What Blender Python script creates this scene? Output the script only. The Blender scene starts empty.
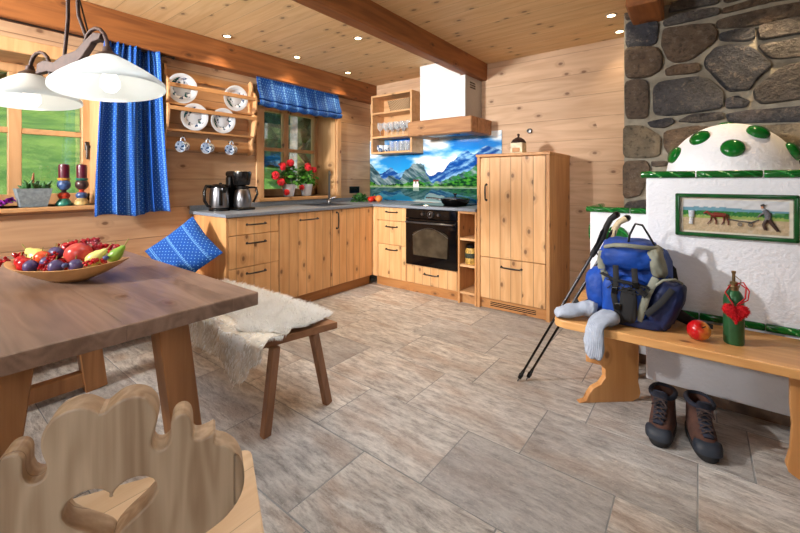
import bpy, bmesh, math, random
from mathutils import Vector, Matrix, Euler, noise
random.seed(7)
SC = bpy.context.scene
COL = SC.collection
PI = math.pi
SPOT_W, LAMP_W, SKY, SUN, EXPO = 7.0, 1.2, 1.3, 4.0, -0.06
V = Vector

# ------------------------------------------------------------------ helpers
def lin(r, g, b):
    f = lambda c: (c/255/12.92 if c/255 <= .04045 else ((c/255+.055)/1.055)**2.4)
    return (f(r), f(g), f(b), 1.0)

class MB:
    def __init__(s):
        s.bm = bmesh.new(); s.uv = None; s.colr = None
    def _merge(s, t):
        me = bpy.data.meshes.new('tmp'); t.to_mesh(me); t.free()
        s.bm.from_mesh(me); bpy.data.meshes.remove(me); return s
    def box(s, x0, y0, z0, x1, y1, z1, bev=0.0, M=None, seg=1):
        t = bmesh.new()
        bmesh.ops.create_cube(t, size=1)
        m = Matrix.Translation(((x0+x1)/2, (y0+y1)/2, (z0+z1)/2)) @ Matrix.Diagonal((abs(x1-x0), abs(y1-y0), abs(z1-z0), 1))
        bmesh.ops.transform(t, matrix=m, verts=t.verts)
        if bev: bmesh.ops.bevel(t, geom=t.edges[:], offset=bev, segments=seg, affect='EDGES', profile=.6)
        if M is not None: bmesh.ops.transform(t, matrix=M, verts=t.verts)
        return s._merge(t)
    def bar(s, p, q, w, h, up=(0, 0, 1), bev=0.0):
        p, q = V(p), V(q); d = q-p; L = d.length; z = d.normalized(); u = V(up)
        x = u.cross(z)
        if x.length < 1e-4: x = V((1, 0, 0)).cross(z)
        x.normalize(); y = z.cross(x)
        M = Matrix((x, y, z)).transposed().to_4x4(); M.translation = p
        return s.box(-w/2, -h/2, 0, w/2, h/2, L, bev, M)
    def tube(s, pts, r, n=8, flat=None, closed=False):
        pts = [V(p) for p in pts]; N = len(pts)
        rs = r if isinstance(r, (list, tuple)) else [r]*N
        bm = s.bm; rings = []; px = None
        for i, p in enumerate(pts):
            a = pts[i-1] if (i > 0 or closed) else p; b = pts[(i+1) % N] if (i < N-1 or closed) else p
            z = (b-a).normalized()
            if px is None:
                x = z.orthogonal().normalized() if flat is None else (V(flat)-z*z.dot(V(flat))).normalized()
            else:
                x = px - z*z.dot(px)
                x = x.normalized() if x.length > 1e-6 else z.orthogonal().normalized()
            px = x; y = z.cross(x); ri = rs[i]
            rx, ry = ri if isinstance(ri, tuple) else (ri, ri)
            rings.append([bm.verts.new(p + x*rx*math.cos(2*PI*k/n) + y*ry*math.sin(2*PI*k/n)) for k in range(n)])
        for i in range(N if closed else N-1):
            a, b = rings[i], rings[(i+1) % N]
            for k in range(n): bm.faces.new((a[k], a[(k+1) % n], b[(k+1) % n], b[k]))
        if not closed:
            bm.faces.new(rings[0][::-1]); bm.faces.new(rings[-1])
        return s
    def lathe(s, prof, M=None, n=24, sx=1, sy=1):
        t = bmesh.new(); rings = []
        for r, z in prof:
            if r <= 1e-6: rings.append([t.verts.new((0, 0, z))])
            else: rings.append([t.verts.new((r*sx*math.cos(2*PI*k/n), r*sy*math.sin(2*PI*k/n), z)) for k in range(n)])
        for a, b in zip(rings, rings[1:]):
            for k in range(n):
                j = (k+1) % n
                f = [a[k] if len(a) > 1 else a[0]]
                if len(a) > 1: f.append(a[j])
                f.append(b[j] if len(b) > 1 else b[0])
                if len(b) > 1: f.append(b[k])
                if len(f) > 2: t.faces.new(f)
        bmesh.ops.recalc_face_normals(t, faces=t.faces)
        if M is not None: bmesh.ops.transform(t, matrix=M, verts=t.verts)
        return s._merge(t)
    def prism(s, out, t0, M=None, holes=(), bev=0.0):
        t = bmesh.new(); es = []
        for loop in [out]+list(holes):
            vs = [t.verts.new((x, y, 0)) for x, y in loop]
            es += [t.edges.new((vs[i], vs[(i+1) % len(vs)])) for i in range(len(vs))]
        bmesh.ops.triangle_fill(t, edges=es, use_beauty=True, use_dissolve=False, normal=(0, 0, 1))
        r = bmesh.ops.extrude_face_region(t, geom=t.faces[:])
        bmesh.ops.translate(t, verts=[g for g in r['geom'] if isinstance(g, bmesh.types.BMVert)], vec=(0, 0, t0))
        bmesh.ops.recalc_face_normals(t, faces=t.faces)
        if bev:
            ed = [e for e in t.edges if len(e.link_faces) == 2 and e.calc_face_angle(0) > .9 and abs(e.verts[0].co.z-e.verts[1].co.z) < 1e-6]
            bmesh.ops.bevel(t, geom=ed, offset=bev, segments=2, affect='EDGES', profile=.5)
        if M is not None: bmesh.ops.transform(t, matrix=M, verts=t.verts)
        return s._merge(t)
    def ball(s, c, r, sub=2, M=None, nz=0, seed=0, nf=3):
        t = bmesh.new(); bmesh.ops.create_icosphere(t, subdivisions=sub, radius=1)
        r = r if isinstance(r, (list, tuple)) else (r, r, r)
        for v in t.verts:
            k = 1+nz*noise.noise(v.co*nf+V((seed*7.3, seed*3.1, seed)))
            v.co = V((v.co.x*r[0]*k, v.co.y*r[1]*k, v.co.z*r[2]*k))
        if M is not None: bmesh.ops.transform(t, matrix=M, verts=t.verts)
        bmesh.ops.translate(t, verts=t.verts, vec=c)
        return s._merge(t)
    def grid(s, fn, nu, nv, us=1.0, vs=1.0, cu=False, colfn=None):
        bm = s.bm
        uvl = bm.loops.layers.uv.verify()
        if colfn: cl = bm.loops.layers.float_color.get('Col') or bm.loops.layers.float_color.new('Col')
        g = [[bm.verts.new(fn(i/nu, j/nv)) for j in range(nv+1)] for i in range(nu + (0 if cu else 1))]
        cc = [[colfn(i/nu, j/nv) for j in range(nv+1)] for i in range(nu+1)] if colfn else None
        for i in range(nu):
            for j in range(nv):
                i2 = (i+1) % len(g)
                f = bm.faces.new((g[i][j], g[i2][j], g[i2][j+1], g[i][j+1]))
                for l, (a, b) in zip(f.loops, ((i, j), (i+1, j), (i+1, j+1), (i, j+1))):
                    l[uvl].uv = (a/nu*us, b/nv*vs)
                    if colfn: l[cl] = cc[a][b]
        return s
    def xf(s, M):
        bmesh.ops.transform(s.bm, matrix=M, verts=s.bm.verts); return s
    def build(s, name, mat, parent=None, smooth=None, origin=None):
        bm = s.bm
        if smooth is not None:
            bmesh.ops.remove_doubles(bm, verts=bm.verts, dist=1e-6)
        me = bpy.data.meshes.new(name)
        if parent is not None: off = WORLD[parent.name]
        elif origin is not None: off = V(origin)
        else:
            xs = [v.co for v in bm.verts]
            off = V(((min(c.x for c in xs)+max(c.x for c in xs))/2, (min(c.y for c in xs)+max(c.y for c in xs))/2, min(c.z for c in xs)))
        bmesh.ops.translate(bm, verts=bm.verts, vec=-off)
        bm.to_mesh(me); bm.free()
        me.materials.append(mat)
        if smooth is not None:
            for p in me.polygons: p.use_smooth = True
            me.set_sharp_from_angle(angle=math.radians(smooth))
        o = bpy.data.objects.new(name, me); COL.objects.link(o)
        if parent is not None: o.parent = parent
        else: o.location = off
        WORLD[o.name] = off.copy()
        return o
WORLD = {}

def tag(o, label=None, cat=None, group=None, kind=None):
    if label: o['label'] = label
    if cat: o['category'] = cat
    if group: o['group'] = group
    if kind: o['kind'] = kind
    return o
def thing(name, loc, label, cat, group=None):
    o = bpy.data.objects.new(name, None); o.empty_display_size = .05
    COL.objects.link(o); o.location = loc; WORLD[o.name] = V(loc)
    return tag(o, label, cat, group)
def struct(o): o['kind'] = 'structure'; return o
def copy_tree(o, loc=None, rot=None, label=None, parent=None, scale=None):
    c = o.copy(); COL.objects.link(c)
    if parent is not None: c.parent = parent
    if loc is not None: c.location = loc; WORLD[c.name] = V(loc)
    if rot is not None: c.rotation_euler = rot
    if scale is not None: c.scale = (scale,)*3
    if label: c['label'] = label
    for ch in list(o.children): copy_tree(ch, parent=c)
    return c

# ------------------------------------------------------------------ materials
class NT:
    def __init__(s, name):
        s.mat = bpy.data.materials.new(name); s.mat.use_nodes = True
        s.t = s.mat.node_tree; s.t.nodes.clear()
        s.out = s.t.nodes.new('ShaderNodeOutputMaterial')
    def set(s, inp, v):
        if isinstance(v, bpy.types.NodeSocket): s.t.links.new(v, inp)
        elif v is not None:
            if inp.type == 'RGBA' and len(v) == 3: v = (*v, 1)
            inp.default_value = v
    def n(s, typ, props=None, **ins):
        nd = s.t.nodes.new('ShaderNode'+typ)
        for k, v in (props or {}).items(): setattr(nd, k, v)
        for k, v in ins.items(): s.set(nd.inputs[k.replace('_', ' ')], v)
        return nd
    def m(s, op, a, b=None, c=None, clamp=False):
        nd = s.t.nodes.new('ShaderNodeMath'); nd.operation = op; nd.use_clamp = clamp
        for i, v in enumerate((a, b, c)):
            if v is not None: s.set(nd.inputs[i], v)
        return nd.outputs[0]
    def mix(s, f, a, b, mode='MIX'):
        nd = s.t.nodes.new('ShaderNodeMix'); nd.data_type = 'RGBA'; nd.blend_type = mode
        s.set(nd.inputs[0], f); s.set(nd.inputs[6], a); s.set(nd.inputs[7], b)
        return nd.outputs[2]
    def step(s, x, a, b):
        nd = s.t.nodes.new('ShaderNodeMapRange'); nd.interpolation_type = 'SMOOTHSTEP'
        s.set(nd.inputs[0], x); s.set(nd.inputs[1], a); s.set(nd.inputs[2], b)
        return nd.outputs[0]
    def obj(s):
        tc = s.n('TexCoord'); return tc.outputs['Object']
    def xyz(s, v): return s.n('SeparateXYZ', Vector=v).outputs
    def comb(s, x, y, z): return s.n('CombineXYZ', X=x, Y=y, Z=z).outputs[0]
    def noise(s, v, scale, detail=3, rough=.5): return s.n('TexNoise', Vector=v, Scale=scale, Detail=detail, Roughness=rough).outputs['Fac']
    def bump(s, h, dist=.002, st=1.0): return s.n('Bump', Height=h, Distance=dist, Strength=st).outputs[0]
    def pbr(s, col, rough=.5, metal=0.0, normal=None, **kw):
        b = s.n('BsdfPrincipled', Base_Color=col, Roughness=rough, Metallic=metal, **kw)
        if normal is not None: s.set(b.inputs['Normal'], normal)
        s.t.links.new(b.outputs[0], s.out.inputs[0]); return b

def plain(name, rgb, rough=.5, metal=0.0, var=.12, scale=20, bump=0.0, bscale=120, **kw):
    t = NT(name); o = t.obj(); c = lin(*rgb)
    f = t.noise(o, scale, 3)
    col = t.mix(t.step(f, .3, .7), tuple(x*(1-var) for x in c[:3])+(1,), tuple(min(1, x*(1+var)) for x in c[:3])+(1,))
    nm = t.bump(t.noise(o, bscale, 3), bump, .8) if bump else None
    t.pbr(col, rough, metal, nm, **kw); return t.mat

def wood(name, c1, c2, along='Z', across='X', plank=0.0, rough=.5, knots=.5, seam=.004, ck=(95, 55, 30), var=.3, rings=1.0, sep=.45, rs=1.0):
    t = NT(name); o = t.xyz(t.obj()); I = {'X': 0, 'Y': 1, 'Z': 2}
    third = [k for k in 'XYZ' if k not in (along, across)][0]
    A, B, C = o[I[along]], o[I[across]], o[I[third]]
    rnd = t.n('ObjectInfo').outputs['Random']
    A2 = t.m('MULTIPLY_ADD', rnd, 9.0, A)
    lum = 1.0
    if plank:
        q = t.m('DIVIDE', B, plank); p = t.m('FLOOR', q)
        w = t.n('TexWhiteNoise', {'noise_dimensions': '1D'}, W=t.m('MULTIPLY_ADD', rnd, 31.7, p)).outputs[0]
        A2 = t.m('MULTIPLY_ADD', w, 17.0, A2)
        f = t.m('FRACT', q)
        edge = t.m('SUBTRACT', .5, t.m('ABSOLUTE', t.m('SUBTRACT', f, .5)))
        sm = t.step(edge, seam/plank*.35, seam/plank)
        lum = t.m('MULTIPLY_ADD', w, var, 1-var*.5)
    C9 = t.m('MULTIPLY', C, .8)
    g1 = t.noise(t.comb(t.m('MULTIPLY', A2, 1.1), t.m('MULTIPLY', B, 16), t.m('MULTIPLY', C9, 16)), 1.0, 4)
    g2 = t.noise(t.comb(t.m('MULTIPLY', A2, 7), t.m('MULTIPLY', B, 190), t.m('MULTIPLY', C9, 190)), 1.0, 2)
    kv = t.n('TexVoronoi', {'voronoi_dimensions': '2D'}, Vector=t.comb(t.m('MULTIPLY', A2, 5.0), t.m('MULTIPLY_ADD', C, 3.0, t.m('MULTIPLY', B, 8.0)), 0.0), Scale=1.0)
    kd = kv.outputs['Distance']; kg = t.m('GREATER_THAN', t.xyz(kv.outputs['Color'])[0], 1-knots)
    near = t.m('MULTIPLY', t.m('SUBTRACT', 1.0, t.step(kd, .05, .36)), kg)
    ph = t.m('ADD', t.m('MULTIPLY', t.noise(t.comb(t.m('MULTIPLY', A2, .9*rs), t.m('MULTIPLY', B, 7*rs), t.m('MULTIPLY', C9, 7*rs)), 1.0, 2), 44*rings), t.m('MULTIPLY', near, 7.0))
    rg = t.m('MULTIPLY_ADD', t.m('SINE', ph), .5, .5)
    fac = t.m('ADD', t.m('MULTIPLY', t.step(g1, .3, .7), .5), t.m('ADD', t.m('MULTIPLY', rg, .28), t.m('MULTIPLY', g2, .3)))
    col = t.mix(t.m('MULTIPLY', fac, 1.0, clamp=True), lin(*c1), lin(*c2))
    col = t.mix(t.m('MULTIPLY', near, .22), col, lin(*ck))
    core = t.m('MULTIPLY', t.m('SUBTRACT', 1.0, t.step(t.m('ADD', kd, t.m('MULTIPLY', g2, .08)), .10, .17)), kg)
    col = t.mix(t.m('MULTIPLY', core, .7), col, lin(*ck))
    h = t.m('MULTIPLY', g2, .25)
    if plank:
        col = t.mix(1.0, col, t.comb(lum, lum, lum), 'MULTIPLY')
        col = t.mix(t.m('MULTIPLY', t.m('SUBTRACT', 1.0, sm), 1-sep), col, lin(60, 36, 20))
        h = t.m('ADD', h, sm)
    t.pbr(col, rough, 0.0, t.bump(h, .0025, .7)); return t.mat

def fabric(name, du=.034, stripe=.11, phase=0.0, base=(0, 78, 170), pale=(120, 180, 236)):
    """blue cotton printed with tiny pale dots and rows of small flowers; UVs are in metres"""
    t = NT(name); uv = t.xyz(t.n('TexCoord').outputs['UV']); u, v = uv[0], uv[1]
    def dots(u, v, p, r):
        a = t.m('SUBTRACT', t.m('FRACT', t.m('DIVIDE', u, p)), .5); b = t.m('SUBTRACT', t.m('FRACT', t.m('DIVIDE', v, p)), .5)
        d = t.m('SQRT', t.m('ADD', t.m('MULTIPLY', a, a), t.m('MULTIPLY', b, b)))
        return t.m('SUBTRACT', 1.0, t.step(d, r*.6, r))
    d1 = dots(u, v, du, .115); d2 = dots(t.m('ADD', u, du/2), t.m('ADD', v, du/2), du, .115)
    su = t.m('SUBTRACT', t.m('FRACT', t.m('ADD', t.m('DIVIDE', u, stripe), phase)), .5)
    band = t.m('SUBTRACT', 1.0, t.step(t.m('ABSOLUTE', su), .06, .08))
    fl = t.m('ADD', dots(t.m('ADD', u, .006), v, .016, .42), dots(u, t.m('ADD', v, .007), .011, .3), clamp=True)
    pat = t.m('MAXIMUM', t.m('MULTIPLY', t.m('MAXIMUM', d1, d2), t.m('SUBTRACT', 1.0, band)), t.m('MULTIPLY', band, t.m('MULTIPLY', fl, .75)))
    n = t.noise(t.comb(u, v, 0.0), 30, 3)
    b0 = lin(*base)
    col = t.mix(t.step(n, .3, .7), tuple(x*.85 for x in b0[:3])+(1,), b0)
    col = t.mix(pat, col, lin(*pale))
    t.pbr(col, .85, 0.0, t.bump(t.noise(t.comb(t.m('MULTIPLY', u, 900), t.m('MULTIPLY', v, 900), 0.0), 1.0, 1), .0004, .4))
    return t.mat

def glassy(name, tint=(1, 1, 1), alpha=.12, rough=.02):
    t = NT(name)
    tr = t.n('BsdfTransparent', Color=(*tint, 1)); gl = t.n('BsdfGlossy', Color=(1, 1, 1, 1), Roughness=rough)
    fr = t.n('Fresnel', IOR=1.45)
    mx = t.n('MixShader'); t.set(mx.inputs[0], t.m('ADD', fr.outputs[0], alpha*.3, clamp=True))
    t.t.links.new(tr.outputs[0], mx.inputs[1]); t.t.links.new(gl.outputs[0], mx.inputs[2])
    t.t.links.new(mx.outputs[0], t.out.inputs[0]); return t.mat
def emit(name, rgb, st):
    t = NT(name); e = t.n('Emission', Color=lin(*rgb), Strength=st); t.t.links.new(e.outputs[0], t.out.inputs[0]); return t.mat

PINE_A, PINE_B = (176, 128, 86), (222, 178, 130)
M = {}
M['wall_b'] = wood('pine_wall_back', (186, 150, 118), (214, 182, 150), 'X', 'Z', .205, .6, .3, var=.12, seam=.003, sep=.7)
M['wall_l'] = wood('pine_wall_left', (172, 134, 102), (206, 170, 134), 'Y', 'Z', .235, .6, .22, var=.16, seam=.004)
M['ceil'] = wood('pine_ceiling', (214, 176, 124), (236, 204, 156), 'X', 'Y', .16, .55, .25, var=.10, seam=.0018)
M['beam'] = wood('old_beam', (112, 64, 30), (166, 104, 54), 'Y', 'Z', 0, .6, .25, ck=(70, 38, 18))
M['beam_x'] = wood('old_beam_cross', (140, 94, 58), (194, 144, 98), 'X', 'Z', 0, .6, .3, ck=(60, 34, 18))
M['cab_l'] = wood('cabinet_pine_left', (208, 152, 96), (232, 184, 130), 'Z', 'Y', .098, .45, .3, var=.14, seam=.0035)
M['cab_b'] = wood('cabinet_pine_back', (208, 154, 98), (234, 188, 136), 'Z', 'X', .098, .45, .3, var=.14, seam=.0035)
M['cab_ld'] = wood('drawer_pine_left', (208, 152, 96), (234, 186, 130), 'Z', 'Y', .155, .45, .3, var=.12, seam=.003)
M['cab_bd'] = wood('drawer_pine_back', (208, 154, 98), (234, 190, 136), 'Z', 'X', .16, .45, .3, var=.12, seam=.003)
M['cab_s'] = wood('cabinet_side', (186, 128, 76), (216, 164, 108), 'Z', 'Y', 0, .5, .3)
M['plinth_x'] = wood('plinth_wood', (176, 116, 62), (206, 150, 92), 'X', 'Z', 0, .5, .5)
M['plinth_y'] = wood('plinth_wood_left', (150, 96, 48), (180, 124, 68), 'Y', 'Z', 0, .5, .4)
M['fr_x'] = wood('light_pine_x', (202, 154, 104), (228, 184, 136), 'X', 'Z', 0, .5, .3)
M['fr_y'] = wood('light_pine_y', (190, 140, 92), (220, 176, 126), 'Y', 'Z', 0, .5, .3)
M['fr_z'] = wood('light_pine_z', (194, 144, 96), (222, 178, 130), 'Z', 'Y', 0, .5, .3)
M['table'] = wood('walnut_brown_oak', (106, 82, 67), (154, 126, 108), 'X', 'Y', .31, .32, .06, var=.10, seam=.001, rings=1.8, sep=.6)
M['table_e'] = wood('table_leg_oak', (132, 84, 46), (178, 124, 76), 'Z', 'Y', 0, .45, .15)
M['stool'] = wood('bench_oak', (122, 80, 52), (164, 116, 80), 'X', 'Y', 0, .45, .1)
M['stool_l'] = wood('bench_leg_oak', (122, 80, 52), (164, 116, 80), 'Z', 'Y', 0, .45, .1)
M['chair'] = wood('chair_pine', (150, 118, 86), (212, 186, 154), 'Z', 'X', .13, .5, .4, ck=(104, 66, 50), var=.1, seam=.0008, sep=.55, rings=1.1, rs=2.2)
M['chair_s'] = wood('chair_seat_pine', (214, 176, 134), (236, 206, 168), 'Y', 'X', .13, .45, .3, var=.08, seam=.001, sep=.5)
M['bench'] = wood('stove_bench_pine', (196, 136, 78), (228, 174, 110), 'X', 'Y', .2, .38, .3, var=.1, seam=.001, sep=.5)
M['bench_l'] = wood('stove_bench_leg', (184, 124, 68), (216, 160, 100), 'Z', 'X', 0, .42, .3)
M['rack'] = wood('rack_pine', (176, 124, 76), (210, 160, 108), 'Y', 'Z', 0, .5, .4)
M['iron'] = plain('black_iron', (72, 68, 66), .35, .9)
M['rust'] = plain('rusty_iron', (58, 38, 32), .6, .3, .25, 40)
M['steel'] = plain('brushed_steel', (130, 130, 134), .28, 1.0, .05)
M['chrome'] = plain('chrome', (215, 215, 218), .12, 1.0, .02)
M['blackp'] = plain('black_plastic', (9, 9, 10), .25)
M['blackg'] = plain('black_gloss', (10, 10, 12), .06)
M['blackf'] = plain('black_webbing', (26, 26, 28), .8, bump=.0006, bscale=500)
M['white'] = plain('white_paint', (240, 243, 248), .35, var=0.0)
M['greyp'] = plain('grey_metal_side', (178, 172, 164), .45, var=.03)
M['counter'] = plain('slate_grey_worktop', (128, 138, 152), .38, var=.12, scale=90)
M['plaster'] = plain('white_plaster', (236, 239, 246), .8, var=.02, scale=8, bump=.006, bscale=60)
M['glass'] = glassy('window_glass', alpha=.1)
def _tumbler():
    t = NT('drinking_glass'); a = t.n('BsdfTransparent', Color=(.96, .98, 1, 1)); d = t.n('BsdfPrincipled', Base_Color=(.9, .94, .97, 1), Roughness=.08)
    x = t.n('MixShader'); lw = t.n('LayerWeight', Blend=.35); t.set(x.inputs[0], t.m('MULTIPLY_ADD', lw.outputs['Facing'], .55, .12, clamp=True))
    t.t.links.new(a.outputs[0], x.inputs[1]); t.t.links.new(d.outputs[0], x.inputs[2]); t.t.links.new(x.outputs[0], t.out.inputs[0]); return t.mat
M['glassw'] = _tumbler()
M['fab'] = fabric('blue_printed_cotton', .034, .16)
M['fab_b'] = fabric('blue_printed_blind', .030, .14, .3)
M['fab_c'] = fabric('blue_printed_cushion', .034, .135, .2)
M['red'] = plain('red_petals', (206, 24, 40), .6, var=.25)
M['leaf'] = plain('green_leaf', (66, 132, 38), .5, var=.4, scale=30)
M['dleaf'] = plain('dark_green_leaf', (44, 96, 40), .5, var=.4, scale=30)
M['potw'] = plain('white_pot_glaze', (226, 230, 240), .5, var=.05)
M['zinc'] = plain('zinc_planter', (138, 152, 160), .55, .2, var=.2, scale=50)
M['soil'] = plain('soil', (60, 42, 30), .9)
M['lampglass'] = None
def _shade():
    t = NT('frosted_lamp_glass')
    d = t.n('BsdfDiffuse', Color=(.80, .86, .86, 1)); tr = t.n('BsdfTranslucent', Color=(.9, .95, 1, 1)); g = t.n('BsdfGlossy', Roughness=.15)
    a = t.n('MixShader'); t.set(a.inputs[0], .4); t.t.links.new(d.outputs[0], a.inputs[1]); t.t.links.new(tr.outputs[0], a.inputs[2])
    b = t.n('MixShader'); t.set(b.inputs[0], .06); t.t.links.new(a.outputs[0], b.inputs[1]); t.t.links.new(g.outputs[0], b.inputs[2])
    t.t.links.new(b.outputs[0], t.out.inputs[0]); return t.mat
M['lampglass'] = _shade()
M['bulb'] = emit('lit_bulb', (255, 246, 232), 2.2)
M['spot'] = emit('lit_spot', (255, 224, 170), 14)

def _slate():
    t = NT('slate_floor_tile'); o = t.xyz(t.obj())
    at = t.n('Attribute', {'attribute_name': 'Col'}); c = t.xyz(at.outputs['Color'])
    x = t.m('MULTIPLY_ADD', c[0], 23.0, o[0]); y = t.m('MULTIPLY_ADD', c[1], 17.0, o[1])
    w = t.noise(t.comb(t.m('MULTIPLY', x, 3), t.m('MULTIPLY', y, 3), 0.0), 1.0, 3)
    yy = t.m('ADD', y, t.m('MULTIPLY', w, .06))
    a = t.noise(t.comb(t.m('MULTIPLY', x, 8.5), t.m('MULTIPLY', yy, 30), 0.0), 1.0, 9, .76)
    b = t.noise(t.comb(t.m('MULTIPLY', x, 2.2), t.m('MULTIPLY', yy, 7), 5.0), 1.0, 4)
    g = t.noise(t.comb(t.m('MULTIPLY', x, .55), y, 0.0), 110, 5, .7)
    col = t.mix(t.step(a, .26, .66), lin(122, 112, 104), lin(232, 226, 218))
    col = t.mix(t.m('MULTIPLY', t.step(b, .46, .70), .5), col, lin(164, 132, 106))
    col = t.mix(t.m('MULTIPLY', t.step(t.m('ADD', b, t.m('MULTIPLY', c[2], .3)), .32, .12), .0), col, lin(110, 116, 124))
    col = t.mix(t.m('MULTIPLY', t.step(c[2], .3, .9), .45), col, lin(150, 152, 156))
    col = t.mix(t.m('MULTIPLY', t.step(g, .56, .66), .6), col, lin(222, 214, 202))
    col = t.mix(t.m('MULTIPLY', t.step(g, .40, .30), .5), col, lin(84, 72, 62))
    md = t.noise(t.comb(t.m('MULTIPLY', x, 1.6), t.m('MULTIPLY', y, 3.5), 2.0), 1.0, 4, .6)
    lum = t.m('MULTIPLY_ADD', t.step(md, .3, .7), .28, t.m('MULTIPLY_ADD', c[0], .16, .82))
    col = t.mix(1.0, col, t.comb(lum, lum, lum), 'MULTIPLY')
    h = t.m('ADD', t.m('MULTIPLY', a, 1.0), t.m('MULTIPLY', g, .25))
    t.pbr(col, t.m('MULTIPLY_ADD', g, .35, .22), 0.0, t.bump(h, .016, 1.0)); return t.mat
M['slate'] = _slate()
M['grout'] = plain('grey_grout', (150, 150, 148), .9)
def _stone():
    t = NT('field_stone'); o = t.obj()
    at = t.n('Attribute', {'attribute_name': 'Col'}).outputs['Color']
    a = t.noise(o, 9, 6, .6); b = t.noise(o, 55, 4, .6); c = t.noise(o, 3.5, 3)
    col = t.mix(t.step(a, .3, .75), t.mix(.45, at, (0.012, .012, .014, 1)), at)
    e = t.noise(o, 26, 8, .72); col = t.mix(t.m('MULTIPLY', t.step(e, .48, .36), .6), col, lin(40, 38, 38)); col = t.mix(t.m('MULTIPLY', t.step(e, .54, .66), .45), col, lin(156, 146, 136))
    col = t.mix(t.m('MULTIPLY', t.step(c, .55, .75), .3), col, lin(132, 104, 80))
    col = t.mix(t.m('MULTIPLY', t.step(b, .6, .75), .35), col, lin(168, 158, 146))
    t.pbr(col, .75, 0.0, t.bump(t.m('ADD', t.m('ADD', a, e), t.m('MULTIPLY', b, .4)), .04, 1.0)); return t.mat
M['stone'] = _stone()
M['mortar'] = plain('lime_mortar', (158, 152, 138), .95, var=.2, scale=14, bump=.006, bscale=70)
def _greenglaze():
    t = NT('green_glazed_tile'); o = t.xyz(t.obj())
    k = t.m('SINE', t.m('ADD', t.m('MULTIPLY', o[0], 150), t.m('ADD', t.m('MULTIPLY', o[2], 230), t.m('MULTIPLY', o[1], 150))))
    k2 = t.m('SINE', t.m('ADD', t.m('MULTIPLY', o[0], 62), t.m('MULTIPLY', o[2], 90)))
    n = t.noise(t.obj(), 60, 2)
    f = t.m('MULTIPLY', t.step(k, .1, .8), t.step(k2, -.2, .4))
    col = t.mix(f, lin(8, 92, 30), lin(30, 140, 56)); col = t.mix(t.m('MULTIPLY', t.step(n, .6, .7), f), col, lin(190, 226, 170))
    t.pbr(col, .12, 0.0, t.bump(f, .004, .9)); return t.mat
M['gglaze'] = _greenglaze()
M['gknob'] = plain('green_glaze', (6, 96, 30), .1, var=.2, scale=30)
def _vcol(name, rough=.35, **kw):
    t = NT(name); t.pbr(t.n('Attribute', {'attribute_name': 'Col'}).outputs['Color'], rough, **kw); return t.mat
M['picture'] = _vcol('printed_glass_panel', .15)
def _china():
    t = NT('painted_china'); o = t.obj(); x = t.xyz(o)
    n = t.noise(o, 40, 2); n2 = t.noise(o, 17, 2)
    r = t.m('SQRT', t.m('ADD', t.m('MULTIPLY', x[0], x[0]), t.m('MULTIPLY', x[1], x[1])))
    ring = t.m('MULTIPLY', t.step(r, .036, .046), t.m('SUBTRACT', 1.0, t.step(r, .088, .092)))
    low = t.step(n2, .5, .56)
    f = t.m('MULTIPLY', t.m('MULTIPLY', t.step(n, .52, .56), low), ring)
    col = t.mix(f, lin(226, 234, 244), t.mix(t.step(n2, .6, .62), lin(24, 60, 110), lin(20, 96, 96)))
    line = t.m('MULTIPLY', t.step(r, .060, .062), t.m('SUBTRACT', 1.0, t.step(r, .063, .065)))
    col = t.mix(t.m('MULTIPLY', line, .35), col, lin(120, 150, 190))
    t.pbr(col, .15); return t.mat
M['china'] = _china()
def _cupm():
    t = NT('painted_cup_china'); o = t.obj()
    n = t.noise(o, 55, 2); n2 = t.noise(o, 24, 2)
    col = t.mix(t.m('MULTIPLY', t.step(n, .5, .55), t.step(n2, .46, .52)), lin(222, 232, 244), lin(26, 78, 130))
    t.pbr(col, .15); return t.mat
M['cup'] = _cupm()

# ================================================================== SETTING
# floor: individual slate tiles on a grout bed
def make_floor():
    b = MB(); bm = b.bm
    cl = bm.loops.layers.float_color.new('Col')
    rng = random.Random(3)
    offs = [.065, .357, .598, .171]
    P, L, G = .395, .604, .0035
    for r in range(-8, 8):
        y0 = .83+r*P; y1 = min(y0+P, 3.87)
        if y1 < -2.2 or y0 > 3.86: continue
        off = offs[r % 4]
        for k in range(-7, 5):
            x0 = off+k*L; x1 = x0+L
            x0c, x1c = max(x0, -3.5), min(x1, 2.2)
            if x1c-x0c < .02: continue
            c = (rng.random(), rng.random(), rng.random(), 1)
            j = [rng.uniform(-.0015, .0015) for _ in range(8)]
            top = [bm.verts.new((x, y, 0)) for x, y in ((x0c+G+j[0], y0+G+j[1]), (x1c-G+j[2], y0+G+j[3]), (x1c-G+j[4], y1-G+j[5]), (x0c+G+j[6], y1-G+j[7]))]
            bot = [bm.verts.new((v.co.x+(.002 if i in (1, 2) else -.002), v.co.y+(.002 if i > 1 else -.002), -.005)) for i, v in enumerate(top)]
            fs = [bm.faces.new(top)]+[bm.faces.new((bot[i], bot[(i+1) % 4], top[(i+1) % 4], top[i])) for i in range(4)]
            for f in fs:
                for l in f.loops: l[cl] = c
    g = MB().box(-3.5, -2.2, -.1, 2.2, 3.87, -.0018)
    fl = b.build('floor', M['slate'], origin=(0, 0, 0)); struct(fl); tag(fl, 'brown and grey slate tile floor with pale grout joints')
    gr = g.build('grout', M['grout'], fl)
make_floor()
def sbox(name, x0, y0, z0, x1, y1, z1, mat, label=None, bev=0):
    o = MB().box(x0, y0, z0, x1, y1, z1, bev).build(name, mat); struct(o)
    if label: o['label'] = label
    return o
sbox('ceiling', -3.95, -2.4, 2.415, 2.4, 4.0, 2.56, M['ceil'], 'boarded light pine ceiling')
sbox('wall_back', -3.95, 3.87, -.1, 2.4, 4.0, 2.415, M['wall_b'], 'knotty pine plank wall behind the stove and fridge')
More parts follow.
